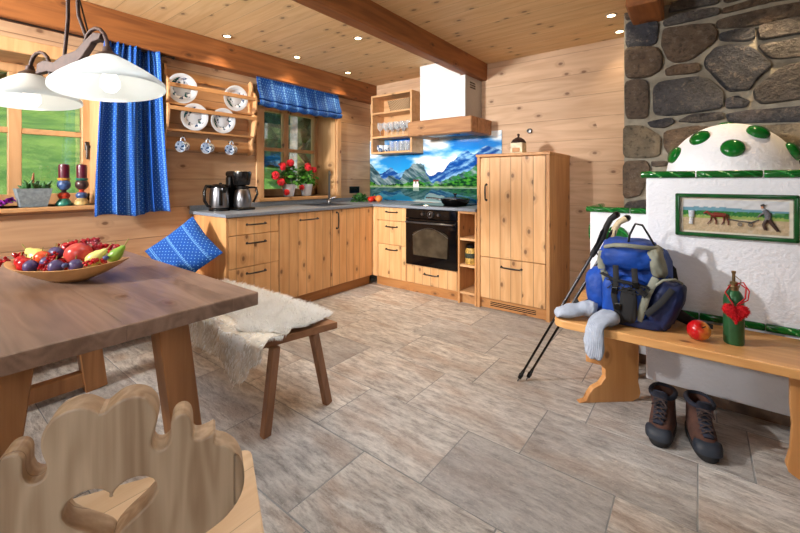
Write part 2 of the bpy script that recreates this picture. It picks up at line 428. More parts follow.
sbox('wall_right', 2.2, -2.4, -.1, 2.4, 3.87, 2.415, M['plaster'])
sbox('wall_front', -3.5, -2.4, -.1, 2.2, -2.2, 2.415, M['plaster'])
# left wall with two deep window openings
W1 = (-.62, .935, .985, 1.99); W2 = (2.254, 3.25, .985, 2.0)     # y0,y1,z0,z1
b = MB()
ys = [-2.4, W1[0], W1[1], W2[0], W2[1], 3.87]
for i in range(5):
    w = {1: W1, 3: W2}.get(i)
    if w: b.box(-3.95, ys[i], -.1, -3.5, ys[i+1], w[2]); b.box(-3.95, ys[i], w[3], -3.5, ys[i+1], 2.415)
    else: b.box(-3.95, ys[i], -.1, -3.5, ys[i+1], 2.415)
wl = struct(b.build('wall_left', M['wall_l'], origin=(0, 0, 0))); wl['label'] = 'pine plank wall with two deep window openings'
# beams
struct(MB().box(-3.5, -2.2, 2.18, -3.385, 3.87, 2.415, .006).build('trim_1', M['beam']))['label'] = 'dark wooden beam along the top of the window wall'
def rough_beam(x0, y0, z0, x1, y1, z1, seed, n=30, amp=.006):
    b = MB(); bm = b.bm
    pr = [(x0+.012, z0), (x1-.015, z0), (x1, z0+.015), (x1, z1), (x0, z1), (x0, z0+.012)]
    rings = []
    for i in range(n+1):
        y = y0+(y1-y0)*i/n
        rings.append([bm.verts.new((x+amp*noise.noise(V((k*3.1+seed, y*3.5, 0))), y, z+(amp*noise.noise(V((k*2.3, y*3.5, seed))) if z < z1 else 0))) for k, (x, z) in enumerate(pr)])
    for a, c in zip(rings, rings[1:]):
        for k in range(6): bm.faces.new((a[k], c[k], c[(k+1) % 6], a[(k+1) % 6]))
    bm.faces.new(rings[0]); bm.faces.new(rings[-1][::-1])
    bmesh.ops.recalc_face_normals(bm, faces=bm.faces)
    return b
struct(rough_beam(-1.93, -2.2, 2.236, -1.806, 3.868, 2.415, 4).build('trim_2', M['beam'], smooth=35))['label'] = 'heavy dark ceiling beam running towards the cooker hood'
struct(rough_beam(-.39, 2.95, 2.31, -.2, 3.5, 2.415, 9, 6).build('trim_3', M['beam'], smooth=35))['label'] = 'short wooden beam end resting on the stone wall'

# windows: frame with glazing bars, panes, handle, sill board, casing
def window(name, X, y0, y1, z0, z1, mull, trans, label, handle_y=None):
    fr = MB()
    w = .06; wb = .035
    fr.box(X-.05, y0, z0, X+.02, y0+w, z1, .004).box(X-.05, y1-w, z0, X+.02, y1, z1, .004)
    fr.box(X-.05, y0, z0, X+.02, y1, z0+w+.02, .004).box(X-.05, y0, z1-w, X+.02, y1, z1, .004)
    for m in mull: fr.box(X-.04, m[0]-m[1], z0+w, X+.014, m[0]+m[1], z1-w, .003)
    for z in trans: fr.box(X-.035, y0+w, z-.02, X+.01, y1-w, z+.02, .003)
    f = struct(fr.build(name, M['fr_z'], origin=(X, (y0+y1)/2, z0))); f['label'] = label
    MB().box(X-.022, y0+w*.5, z0+w*.5, X-.016, y1-w*.5, z1-w*.5).build('pane', M['glass'], f)
    if handle_y:
        h = MB().box(X+.02, handle_y-.013, 1.40, X+.03, handle_y+.013, 1.47, .003).box(X+.028, handle_y-.008, 1.33, X+.045, handle_y+.008, 1.44, .004)
        h.box(X+.02, handle_y-.006, 1.42, X+.045, handle_y+.02, 1.44, .003)
        h.build('window_handle', M['iron'], f)
    return f
w1 = window('window_1', -3.85, W1[0], W1[1]+.0, .985, 1.99, [(.50, .035), (.06, .02)], [1.52], 'wide wooden casement window looking onto a green meadow', .905)
w2 = window('window_2', -3.85, W2[0]+.17, W2[1], .985, 2.0, [(2.775, .035)], [1.515], 'small wooden window behind the red geraniums')
struct(MB().box(-3.86, W2[0], .985, -3.82, W2[0]+.17, 2.0).build('trim_9', M['fr_z']))
struct(MB().box(-3.83, W1[0]-.03, .955, -3.45, W1[1]-.03, .985, .005).build('trim_4', M['fr_y']))['label'] = 'long wooden windowsill under the wide window'
struct(MB().box(-3.83, W2[0]-.06, .948, -3.465, W2[1]+.06, .985, .005).build('trim_5', M['fr_y']))['label'] = 'wooden windowsill under the geraniums'
cz = MB().box(-3.5, W2[0]-.085, .985, -3.478, W2[0], 2.08, .004).box(-3.5, W2[1], .985, -3.478, W2[1]+.07, 2.08, .004).box(-3.5, W2[0], 2.0, -3.478, W2[1], 2.08, .004)
cz.box(-3.83, W2[1]-.012, .985, -3.5, W2[1], 2.0)
struct(cz.build('trim_6', M['fr_z']))['label'] = 'pale wooden casing around the small window'
cz = MB().box(-3.5, W1[1], .985, -3.48, W1[1]+.07, 2.08, .004).box(-3.5, W1[0], 1.99, -3.48, W1[1], 2.08, .004).box(-3.83, W1[1]-.012, .985, -3.5, W1[1], 1.99)
struct(cz.build('trim_7', M['fr_z']))['label'] = 'pale wooden casing around the wide window'

# stone wall: field stones bedded in mortar
STONES=[
 [(-0.442,2.354),(-0.250,2.331),(-0.234,2.286),(-0.244,2.159),(-0.292,2.136),(-0.442,2.159)],
 [(-0.210,2.297),(-0.131,2.332),(0.102,2.317),(0.107,2.270),(-0.067,2.261),(-0.197,2.261)],
 [(0.119,2.304),(0.236,2.316),(0.383,2.331),(0.383,2.289),(0.313,2.278),(0.119,2.267)],
 [(-0.210,2.248),(-0.067,2.238),(0.066,2.220),(0.096,2.160),(0.084,2.095),(-0.049,1.992),(-0.144,1.994),(-0.183,2.033),(-0.217,2.137)],
 [(0.090,2.237),(0.322,2.250),(0.539,2.245),(0.539,2.171),(0.279,2.146),(0.090,2.177)],
 [(0.102,2.144),(0.204,2.150),(0.279,2.139),(0.279,2.074),(0.247,2.059),(0.107,2.090)],
 [(0.292,2.150),(0.539,2.157),(0.539,2.056),(0.295,2.049)],
 [(0.037,2.006),(0.090,2.056),(0.170,2.054),(0.269,2.011),(0.363,1.886),(0.279,1.800),(0.253,1.747),(0.147,1.747),(0.019,1.948)],
 [(0.290,2.028),(0.383,2.023),(0.539,2.036),(0.539,1.908),(0.363,1.921),(0.322,1.958)],
 [(-0.449,2.152),(-0.391,2.157),(-0.244,2.126),(-0.210,2.038),(-0.217,1.959),(-0.292,1.914),(-0.442,1.930)],
 [(-0.197,1.955),(-0.144,1.978),(-0.006,1.968),(0.004,1.936),(-0.012,1.900),(-0.190,1.906)],
 [(-0.449,1.906),(-0.362,1.917),(-0.299,1.891),(-0.292,1.758),(-0.299,1.619),(-0.442,1.625)],
 [(-0.264,1.869),(-0.006,1.876),(0.055,1.836),(0.125,1.750),(0.119,1.661),(0.102,1.640),(-0.157,1.621),(-0.264,1.640)],
 [(0.269,1.744),(0.383,1.854),(0.443,1.878),(0.539,1.868),(0.548,1.664),(0.311,1.645),(0.279,1.685)],
 [(0.130,1.704),(0.192,1.718),(0.258,1.673),(0.236,1.633),(0.136,1.636)],
 [(-0.144,2.455),(0.102,2.429),(0.102,2.339),(-0.131,2.356),(-0.177,2.352)],
 [(0.322,2.392),(0.539,2.366),(0.539,2.272),(0.332,2.282)],
 [(0.125,2.452),(0.301,2.442),(0.306,2.347),(0.125,2.333)],
 [(-0.449,2.373),(-0.449,2.594),(-0.413,2.583),(-0.376,2.363)],
 [(0.136,1.606),(0.220,1.617),(0.586,1.615),(0.586,1.517),(0.155,1.537)],
 [(-0.127,1.576),(-0.053,1.621),(0.117,1.621),(0.130,1.570),(-0.012,1.557)],
 [(-0.306,1.592),(-0.160,1.611),(-0.138,1.577),(-0.193,1.536),(-0.283,1.549)],
 [(-0.458,1.578),(-0.318,1.566),(-0.215,1.476),(-0.226,1.342),(-0.318,1.326),(-0.458,1.336)],
 [(-0.204,1.516),(-0.033,1.541),(0.126,1.515),(0.068,1.444),(-0.160,1.326),(-0.204,1.408)],
 [(-0.458,1.308),(-0.306,1.309),(-0.283,1.248),(-0.341,1.055),(-0.458,1.024)],
 [(-0.283,1.303),(-0.182,1.305),(-0.182,1.265),(-0.276,1.262)],
 [(0.164,1.512),(0.378,1.513),(0.586,1.510),(0.586,1.344),(0.378,1.401)],
 [(-0.450,0.996),(-0.295,1.029),(-0.249,0.840),(-0.450,0.798)],
 [(0.395,1.376),(0.586,1.322),(0.586,1.166),(0.412,1.190)],
]

def stone_wall():
    Y = 3.35
    base = MB().box(-.452, Y, 0, 2.2, 3.87, 2.415)
    b = MB(); bm = b.bm; cl = bm.loops.layers.float_color.new('Col')
    rng = random.Random(11)
    pal = [(92, 94, 102), (108, 104, 102), (120, 106, 94), (76, 80, 92), (126, 108, 92), (96, 92, 92), (130, 110, 92)]
    st = list(STONES)
    # the courses go on to the right of the picture and behind the stove
    x = .62
    while x < 2.1:
        z = 1.05
        while z < 2.36:
            w, h = rng.uniform(.2, .34), rng.uniform(.12, .24)
            h = min(h, 2.40-z)
            st.append([(x+.012, z+.02), (x+w*.5, z), (x+.30, z+.02), (x+.315, z+h*.6), (x+.28, z+h-.012), (x+.1, z+h-.008), (x, z+h*.5)])
            z += h+.012
        x += .325
    for i, p in enumerate(st):
        col = lin(*pal[(i*5+3) % 7]); 
        if i == 22 or i == 26: col = lin(150, 138, 118)
        cx = sum(q[0] for q in p)/len(p); cz = sum(q[1] for q in p)/len(p)
        q = p
        for _ in range(2):
            q = [r for a, c in zip(q, q[1:]+q[:1]) for r in ((a[0]*.86+c[0]*.14, a[1]*.86+c[1]*.14), (a[0]*.14+c[0]*.86, a[1]*.14+c[1]*.86))]
        hgt = rng.uniform(.022, .040); n = len(q); rings = []
        for k, hh in ((1.03, -.01), (1.01, hgt*.6), (.975, hgt*.93), (.91, hgt), (.7, hgt*1.03), (.45, hgt*1.04), (.2, hgt*1.05)):
            ring = []
            for (a, c) in q:
                xx = cx+(a-cx)*k; zz = cz+(c-cz)*k
                d = hh+(.014*noise.noise(V((xx*9, zz*9, i)))+.007*noise.noise(V((xx*24, zz*24, i))) if k < 1 else 0)
                ring.append(bm.verts.new((xx+.004*noise.noise(V((xx*30, zz*30, i))), Y-d, zz+.004*noise.noise(V((xx*30, zz*30, i+9))))))
            rings.append(ring)
        fs = []
        for a, c in zip(rings, rings[1:]):
            for k in range(n): fs.append(bm.faces.new((a[k], a[(k+1) % n], c[(k+1) % n], c[k])))
        fs.append(bm.faces.new(rings[-1]))
        for f in fs:
            for l in f.loops: l[cl] = col
    bmesh.ops.recalc_face_normals(bm, faces=bm.faces)
    w = struct(base.build('wall_stone', M['mortar'], origin=(0, 3.6, 0))); w['label'] = 'rough fieldstone wall behind the white tiled stove'
    b.build('stones', M['stone'], w, smooth=50)
stone_wall()

# recessed ceiling spots
SPOTS = [(-3.24, 1.737), (-3.232, 2.468), (-3.235, 3.19), (-2.375, 2.466), (-.531, 3.30), (-.533, 3.70), (.35, 3.08), (-2.4, 1.2), (-.6, 1.0)]
LBL = ['recessed ceiling spot over the plate rack', 'recessed ceiling spot over the blue roman blind', 'recessed ceiling spot nearest the kitchen corner', 'recessed ceiling spot nearest the big ceiling beam', 'recessed ceiling spot beside the beam end, the nearer of two',
       'recessed ceiling spot close to the plank wall beside the stone wall', 'recessed ceiling spot above the stone wall', 'recessed ceiling spot over the stool bench', 'recessed ceiling spot over the open floor']
for i, (x, y) in enumerate(SPOTS):
    t = thing('ceiling_spot', (x, y, 2.415), LBL[i], 'ceiling light', 'recessed ceiling spots')
    MB().lathe([(.028, 2.4145), (.028, 2.411), (.04, 2.409), (.043, 2.4145)], Matrix.Translation((x, y, 0)), 20).build('ring', M['chrome'], t, smooth=40)
    MB().lathe([(0, 2.4125), (.027, 2.4125), (.027, 2.4145), (0, 2.4145)], Matrix.Translation((x, y, 0)), 16).build('bulb', M['spot'], t)
    ld = bpy.data.lights.new('spot_light', 'SPOT'); ld.energy = SPOT_W*(6 if i == 3 else 6 if x > 0 else 2.4 if x < -3 else 1); ld.spot_size = 1.75; ld.spot_blend = .7; ld.shadow_soft_size = .025; ld.color = (1, .72, .42) if x < -3 or x > 0 else (1, .80, .56)
    lo = bpy.data.objects.new('spot_light', ld); COL.objects.link(lo); lo.location = (x, y, 2.40)

# ------------------------------------------------------------------ outside
def outside():
    t = NT('meadow_grass'); o = t.obj()
    a = t.noise(o, 1.2, 5, .6); c = t.noise(o, 9, 4, .7)
    col = t.mix(t.step(a, .35, .65), lin(70, 118, 40), lin(122, 158, 62)); col = t.mix(t.m('MULTIPLY', t.step(c, .5, .7), .5), col, lin(150, 176, 92))
    t.pbr(col, .9, 0.0, t.bump(c, .05, .8))
    g = MB().grid(lambda u, v: V((-4.1-24*u, -16+34*v, .25+.36*24*u*min(1, u*6)*.72+.25*noise.noise(V((u*6, v*9, 0))))), 40, 50)
    m = struct(g.build('ground', t.mat, smooth=60)); m['label'] = 'sloping green meadow outside the windows'
    crown = plain('forest_crown', (42, 66, 34), .9, var=.6, scale=5, bump=.05, bscale=9)
    bark = plain('birch_bark', (168, 160, 148), .9, var=.4, scale=8)
    rng = random.Random(5)
    spots = [(-9.4, 5.4, 0), (-12.8, 6.4, 1), (-9.6, 9.0, 0), (-12.8, 10.2, 1), (-16.4, 8.0, 1), (-16.6, 12.0, 1), (-6.3, 4.7, 2), (-6.5, 6.7, 2)]
    spots += [(-22-rng.random()*1.5, y, 3) for y in (-6.6, -3.3, 0, 3.3, 6.6)]
    for i, (x, y, kind) in enumerate(spots):
        zb = .25+.26*max(0, -x-4.1)*.9
        tr = thing('tree', (x, y, zb), ['bushy dark green tree outside the small window', 'dark conifer standing beyond the meadow', 'slender pale birch outside the small window', 'dark conifer at the top edge of the meadow'][kind], 'tree', 'trees outside the windows')
        k = MB().tube([(x, y, zb-.3), (x+.05, y, zb+1.5), (x-.05, y+.1, zb+4.0)], [.09 if kind == 2 else .14, .07 if kind == 2 else .11, .05], 8)
        k.build('trunk', bark, tr, smooth=60)
        c = MB()
        if kind in (1, 3):
            for j in range(7):
                r = 1.5*(1-j/8); c.ball((x, y, zb+.9+j*.62), (r, r, .62), 2, nz=.5, seed=i+j, nf=4)
        elif kind == 0:
            for j in range(9): c.ball((x+rng.uniform(-.9, .9), y+rng.uniform(-.9, .9), zb+.3+rng.uniform(0, 3.2)), rng.uniform(.5, .95), 2, nz=.55, seed=i*9+j, nf=4)
        else:
            for j in range(6): c.ball((x+rng.uniform(-.5, .5), y+rng.uniform(-.5, .5), zb+3.0+rng.uniform(0, 1.4)), rng.uniform(.3, .5), 2, nz=.6, seed=i*9+j, nf=4)
        c.build('crown', crown, tr)
outside()

# ================================================================== KITCHEN
def handle_h(b, x0, x1, y, z, axis, out):
    """flat hammered bow handle; axis 'X' or 'Y' along, or 'Z' vertical; out = direction vector away from front"""
    o = V(out)
    if axis == 'X': p, q = V((x0, y, z)), V((x1, y, z))
    elif axis == 'Y': p, q = V((y, x0, z)), V((y, x1, z))
    else: p, q = V((x0, y, z)), V((x0, y, x1))
    d = (q-p)
    pts = [p, p+o*.026+d*.02, p+o*.03+d*.12, p+o*.033+d*.5, p+o*.03+d*.88, q+o*.026-d*.02, q]
    b.tube(pts, [.006, .006, .0065, .0075, .0065, .006, .006], 6)
    for e in (p, q): b.ball(e+o*.003, (.012, .012, .012), 1)
    return b
def front(name, box, mat, parent, hd=None):
    f = MB().box(*box, .003).build(name, mat, parent)
    if hd: handle_h(MB(), *hd).build('handle', M['iron'], f, smooth=50)
    return f
FX = -2.90   # plane of the left fronts
OX = (1, 0, 0); OY = (0, -1, 0)
def left_unit(y0, y1, label, cat, gname):
    t = thing(gname, (-3.2, (y0+y1)/2, 0), label, cat)
    MB().box(-3.49, y0+.001, .10, FX-.021, y1-.001, .871).build('body', M['cab_s'], t)
    MB().box(-3.40, y0+.001, 0.0, -2.95, y1-.001, .10).build('plinth', M['plinth_y'], t)
    return t
t = left_unit(1.546, 2.024, 'pine drawer cabinet with three iron handles under the kettle', 'cabinet', 'drawer_cabinet')
MB().box(-3.49, 1.544, 0.0, FX, 1.566, .871, .002).build('side_panel', M['cab_s'], t)
for z0, z1, hz in ((.725, .866, .806), (.466, .720, .656), (.105, .461, .411)):
    front('drawer', (FX-.02, 1.568, z0, FX, 2.021, z1), M['cab_ld'], t, (1.72, 1.885, FX, hz, 'Y', OX))
t = left_unit(2.024, 2.626, 'tall plank-fronted dishwasher cabinet with one horizontal handle near the top', 'cabinet', 'dishwasher_cabinet')
front('door', (FX-.02, 2.027, .105, FX, 2.623, .866), M['cab_l'], t, (2.25, 2.45, FX, .80, 'Y', OX))
t = left_unit(2.626, 3.25, 'plank-fronted sink cabinet with one upright handle beside the room corner', 'cabinet', 'sink_cabinet')
front('door', (FX-.02, 2.629, .105, FX, 3.247, .866), M['cab_l'], t, (FX, .84, 2.70, .68, 'Z', OX))
FY = 3.25
def back_unit(x0, x1, name, label, body=True):
    t = thing(name, ((x0+x1)/2, 3.56, 0), label, 'cabinet')
    MB().box(x0+.001, FY+.045, 0.0, x1-.001, 3.6, .095).build('plinth', M['plinth_x'], t)
    if body: MB().box(x0+.001, FY+.021, .095, x1-.001, 3.86, .871).build('body', M['cab_s'], t)
    return t
t = back_unit(-2.879, -2.437, 'drawer_cabinet', 'pine drawer cabinet with three handles between corner and black oven')
MB().box(-2.899, FY+.001, .10, -2.838, FY+.02, .868, .002).build('filler', M['cab_b'], t)
for z0, z1, hz in ((.728, .866, .822), (.470, .723, .664), (.105, .465, .418)):
    front('drawer', (-2.835, FY, z0, -2.44, FY+.02, z1), M['cab_bd'], t, (-2.70, -2.555, FY, hz, 'X', OY))
t = back_unit(-2.437, -1.822, 'oven_cabinet', 'pine cabinet around the black oven with one drawer below', False)
MB().box(-2.436, FY+.021, .095, -2.418, 3.86, .871).box(-1.841, FY+.021, .095, -1.823, 3.86, .871).box(-2.418, FY+.021, .095, -1.841, 3.86, .29).build('body', M['cab_s'], t)
front('drawer', (-2.433, FY, .105, -1.826, FY+.02, .288), M['cab_b'], t, (-2.20, -2.04, FY, .22, 'X', OY))
# oven
t = thing('oven', (-2.13, 3.5, .292), 'black built-in oven with steel handle and arched glass door', 'oven')
MB().box(-2.415, FY+.022, .293, -1.845, 3.8, .868).build('body', M['blackp'], t)
MB().box(-2.432, FY-.008, .775, -1.828, FY+.02, .868, .004).build('control_panel', M['blackg'], t)
dr = MB().box(-2.432, FY-.012, .295, -1.828, FY+.02, .77, .005).build('door', M['blackg'], t)
arch = [(-2.33, .40), (-1.93, .40), (-1.92, .60)]+[(-2.13+.21*math.cos(a), .60+.075*math.sin(a)) for a in [PI*k/12 for k in range(1, 12)]]+[(-2.34, .60)]
MY = Matrix(((1, 0, 0, 0), (0, 0, 1, 0), (0, 1, 0, 0), (0, 0, 0, 1)))     # (x,y,t) -> (x, t, y)
MB().prism(arch, .003, Matrix.Translation((0, FY-.0155, 0)) @ MY).build('window', plain('oven_glass', (70, 62, 50), .1, var=.3, scale=9), dr)
MB().tube([(-2.405, FY-.012, .735), (-2.405, FY-.05, .737), (-1.855, FY-.05, .737), (-1.855, FY-.012, .735)], .009, 8).build('handle', M['steel'], dr, smooth=60)
hb = [(-2.34+.42*k/16, FY-.018, .60+.085*math.sin(PI*k/16)) for k in range(17)]
MB().tube(hb, .003, 6).build('door_trim', M['steel'], dr, smooth=60)
MX90 = Matrix.Rotation(PI/2, 4, 'X')
def knob_at(x, z, r, mat, nm, par, y=FY-.008):
    MB().lathe([(0, .022), (r*.85, .022), (r, .016), (r, 0), (0, 0)], Matrix.Translation((x, y, z)) @ MX90, 20).build(nm, mat, par, smooth=40)
knob_at(-2.215, .822, .016, M['steel'], 'knob', t); knob_at(-2.025, .822, .016, M['steel'], 'knob', t)
knob_at(-2.12, .822, .034, M['steel'], 'clock_ring', t); knob_at(-2.12, .822, .027, M['blackg'], 'clock_face', t, FY-.0105)
MB().bar((-2.12, FY-.033, .822), (-2.113, FY-.033, .842), .003, .002).bar((-2.12, FY-.033, .822), (-2.134, FY-.033, .818), .003, .002).build('clock_hands', M['white'], t)
# open shelf unit
t = thing('shelf_unit', (-1.73, 3.56, 0), 'narrow open pine shelf unit between oven and fridge cabinet', 'shelf')
b = MB().box(-1.821, FY, .0, -1.801, 3.86, .871, .002).box(-1.645, FY, 0, -1.625, 3.86, .871, .002).box(-1.801, 3.6, .1, -1.645, 3.62, .871)
b.box(-1.801, FY+.045, 0, -1.645, FY+.06, .1).box(-1.801, FY, .85, -1.645, 3.6, .871)
b.build('frame', M['cab_s'], t)
for z in (.105, .36, .61): MB().box(-1.801, FY+.004, z-.012, -1.645, 3.6, z+.010, .002).build('shelf', M['fr_x'], t)
# jar on the middle shelf
t = thing('storage_jar', (-1.722, 3.33, .37), 'glass jar of dried pasta with dark lid on the open shelf', 'jar')
MB().lathe([(0, .371), (.05, .371), (.056, .385), (.056, .49), (.045, .52), (.045, .525), (0, .525)], Matrix.Translation((-1.722, 3.33, 0)), 20).build('jar_body', plain('jar_of_pasta', (196, 160, 84), .15, var=.5, scale=60), t, smooth=40)
MB().lathe([(.058, .43), (.058, .475), (.0565, .475), (.0565, .43), (.058, .43)], Matrix.Translation((-1.722, 3.33, 0)), 20).build('paper_band', plain('dark_paper', (50, 56, 44), .6, var=.5, scale=60), t)
MB().lathe([(0, .525), (.05, .525), (.05, .55), (.044, .556), (0, .556)], Matrix.Translation((-1.722, 3.33, 0)), 20).build('lid', M['blackp'], t, smooth=40)
# fridge cabinet
t = thing('fridge_cabinet', (-1.30, 3.55, 0), 'tall pine fridge cabinet with plank door and drawer front', 'fridge')
b = MB().box(-1.62, FY, 0, -1.592, 3.865, 1.376, .002).box(-.998, FY, 0, -.970, 3.865, 1.376, .002).box(-1.63, FY-.008, 1.376, -.965, 3.867, 1.40, .003)
b.box(-1.592, FY+.03, .09, -.998, 3.86, 1.376)
b.build('body', M['cab_s'], t)
front('door', (-1.588, FY+.004, .474, -1.002, FY+.026, 1.37), M['cab_b'], t, (-1.528, 1.125, FY+.004, .985, 'Z', OY))
front('drawer', (-1.588, FY+.004, .10, -1.002, FY+.026, .468), M['cab_b'], t, (-1.385, -1.205, FY+.004, .40, 'X', OY))
g = MB().box(-1.592, FY+.03, .005, -.998, FY+.05, .088)
g.build('plinth', M['plinth_x'], t)
g = MB()
for z in (.03, .045, .06): g.box(-1.5, FY+.026, z, -1.09, FY+.031, z+.006)
g.build('vent_slots', M['blackp'], t)
# coffee grinder on the fridge cabinet
gx, gy = -1.295, 3.42
t = thing('coffee_grinder', (gx, gy, 1.40), 'old cream coffee grinder with dark domed lid on fridge cabinet', 'coffee grinder')
MB().box(gx-.062, gy-.06, 1.401, gx+.062, gy+.06, 1.413, .003).box(gx-.055, gy-.053, 1.413, gx+.055, gy+.053, 1.50, .003).build('body', plain('cream_enamel', (214, 196, 158), .4, var=.2), t)
MB().box(gx-.036, gy-.058, 1.418, gx+.03, gy-.052, 1.455, .002).build('drawer', M['plinth_x'], t)
MB().lathe([(.066, 1.50), (.064, 1.512), (.05, 1.53), (.028, 1.545), (.01, 1.552), (.008, 1.565), (.014, 1.574), (.006, 1.584), (0, 1.585)], Matrix.Translation((gx, gy, 0)), 20).lathe([(0, 1.50), (.066, 1.50)], Matrix.Translation((gx, gy, 0)), 20).build('lid', M['rust'], t, smooth=40)
# wall knob
t = MB().lathe([(0, .03), (.022, .028), (.026, .018), (.012, .01), (.012, 0), (0, 0)], Matrix.Translation((-1.347, 3.868, 1.658)) @ MX90, 16).build('coat_knob', M['blackp'], smooth=40)
tag(t, 'small black knob on the plank wall above the coffee grinder', 'wall hook')

# worktop, L shaped
out = [(-3.497, 1.535), (-2.885, 1.535), (-2.885, 3.235), (-1.632, 3.235), (-1.632, 3.867), (-3.497, 3.867)]
sinkhole = [(-3.36, 2.62), (-3.36, 3.02), (-3.02, 3.02), (-3.02, 2.62)]
t = MB().prism(out, .027, Matrix.Translation((0, 0, .873)), [sinkhole], .003).box(-3.497, 1.535, .90, -3.482, 3.867, .945, .002).build('worktop', M['counter'])
tag(t, 'slate grey L-shaped worktop over the pine cabinets', 'worktop')
s = MB().box(-3.375, 2.605, .900, -3.36, 3.035, .904).box(-3.02, 2.605, .900, -3.005, 3.035, .904).box(-3.36, 2.605, .900, -3.02, 2.62, .904).box(-3.36, 3.02, .900, -3.02, 3.035, .904)
s.box(-3.359, 2.621, .872+.001, -3.350, 3.019, .90).box(-3.03, 2.621, .873, -3.021, 3.019, .90).box(-3.35, 2.621, .872, -3.03, 2.63, .90).box(-3.35, 3.01, .872, -3.03, 3.019, .90).box(-3.35, 2.63, .8725, -3.03, 3.01, .877)
s = s.build('sink', M['steel']); tag(s, 'shallow steel sink set into the grey worktop under the window', 'sink')
fx, fy = -3.41, 3.06
t = thing('faucet', (fx, fy, .90), 'tall slim steel kitchen tap beside the small window', 'tap')
MB().lathe([(0, .901), (.026, .901), (.026, .93), (.017, .945), (.0, .945)], Matrix.Translation((fx, fy, 0)), 16).build('base', M['steel'], t, smooth=40)
MB().tube([(fx, fy, .94), (fx, fy, 1.23), (fx+.015, fy-.01, 1.26), (fx+.05, fy-.04, 1.265), (fx+.13, fy-.1, 1.225)], [.012, .011, .011, .011, .01], 10).build('spout', M['steel'], t, smooth=60)
MB().tube([(fx+.01, fy, .945), (fx+.06, fy+.05, .975)], [.008, .006], 8).build('lever', M['chrome'], t, smooth=60)
# socket
t = thing('power_socket', (-3.5, 3.56, 1.01), 'black double wall socket in the corner above the worktop', 'socket')
MB().box(-3.499, 3.47, 1.0, -3.488, 3.65, 1.085, .004).build('plate', M['blackp'], t)
for y in (3.515, 3.605): MB().lathe([(.03, 0), (.03, .006), (.024, .006), (.022, .001), (0, .001)], Matrix.Translation((-3.488, y, 1.042)) @ Matrix.Rotation(PI/2, 4, 'Y'), 16).build('outlet', M['blackg'], t)

# hob, pan, vegetables
t = MB().box(-2.42, 3.31, .9005, -1.86, 3.79, .907, .002).build('hob', M['blackg']); tag(t, 'flat black glass hob set on the worktop above the oven', 'hob')
px, py = -2.02, 3.55
t = thing('frying_pan', (px, py, .907), 'black lidded pan on the glass hob beside the fridge cabinet', 'pan')
MB().lathe([(0, .908), (.115, .908), (.14, .93), (.15, .965), (.154, .965), (.154, .968), (0, .968)], Matrix.Translation((px, py, 0)), 32).build('pan_body', M['blackp'], t, smooth=40)
l = MB().lathe([(.156, .968), (.15, .976), (.08, .99), (0, .995)], Matrix.Translation((px, py, 0)), 32).lathe([(.156, .968), (0, .968)], Matrix.Translation((px, py, 0)), 32).build('lid', M['blackg'], t, smooth=50)
MB().lathe([(0, 1.03), (.02, 1.028), (.022, 1.018), (.008, 1.008), (.008, .992), (0, .992)], Matrix.Translation((px, py, 0)), 16).build('knob', M['blackp'], l, smooth=50)
MB().tube([(px-.15, py-.01, .955), (px-.24, py-.03, .972), (px-.33, py-.05, .975)], [(.012, .008)]*3, 8).build('handle', M['blackp'], t, smooth=60)
def veg(nm, x, y, r, mat, label, cat, stem=None, sz=.9):
    v = MB().ball((x, y, .901+r*sz), (r, r, r*sz), 3, nz=.05, seed=r*100, nf=1.5).build(nm, mat, smooth=60)
    tag(v, label, cat)
    if stem: MB().tube([(x, y, .90+r*sz*2-.004), (x+.006, y, .90+r*sz*2+.018)], [.006, .003], 6).build('stem', stem, v)
cab = MB()
for k in range(16):
    a = k*2.4; rr = .02+.048*(k/16); 
    def leaf(u, v, a=a, rr=rr, k=k):
        w = (v-.5)*1.5; el = 1.35-1.25*(k/16)-.4*u
        R = rr+.055*u
        return V((R*math.cos(a+w*(1.0-.3*u)), R*math.sin(a+w*(1.0-.3*u)), .012+.075*math.sin(el)*u+.02*(1-k/16)+.010*math.sin(v*14+k)*u))
    cab.grid(leaf, 6, 10)
cab.ball((0, 0, .055), (.06, .06, .055), 2, nz=.2)
cab.xf(Matrix.Translation((-3.31, 3.47, .901)))
tag(cab.build('lettuce', M['dleaf'], smooth=60), 'loose green lettuce in the kitchen corner on the worktop', 'vegetable')
M['tomato'] = plain('tomato_skin', (204, 40, 24), .2, var=.15, scale=12); M['onion'] = plain('orange_skin', (214, 130, 60), .35, var=.2, scale=16)
veg('tomato', -3.155, 3.50, .040, M['tomato'], 'red tomato beside the green lettuce', 'vegetable', M['leaf'], .85)
veg('tomato', -3.185, 3.60, .042, M['tomato'], 'red tomato against the lake picture, behind the front tomato', 'vegetable', M['leaf'], .85)
veg('onion', -3.055, 3.53, .044, M['onion'], 'orange-brown onion to the right of the tomatoes', 'vegetable', M['soil'], .95)

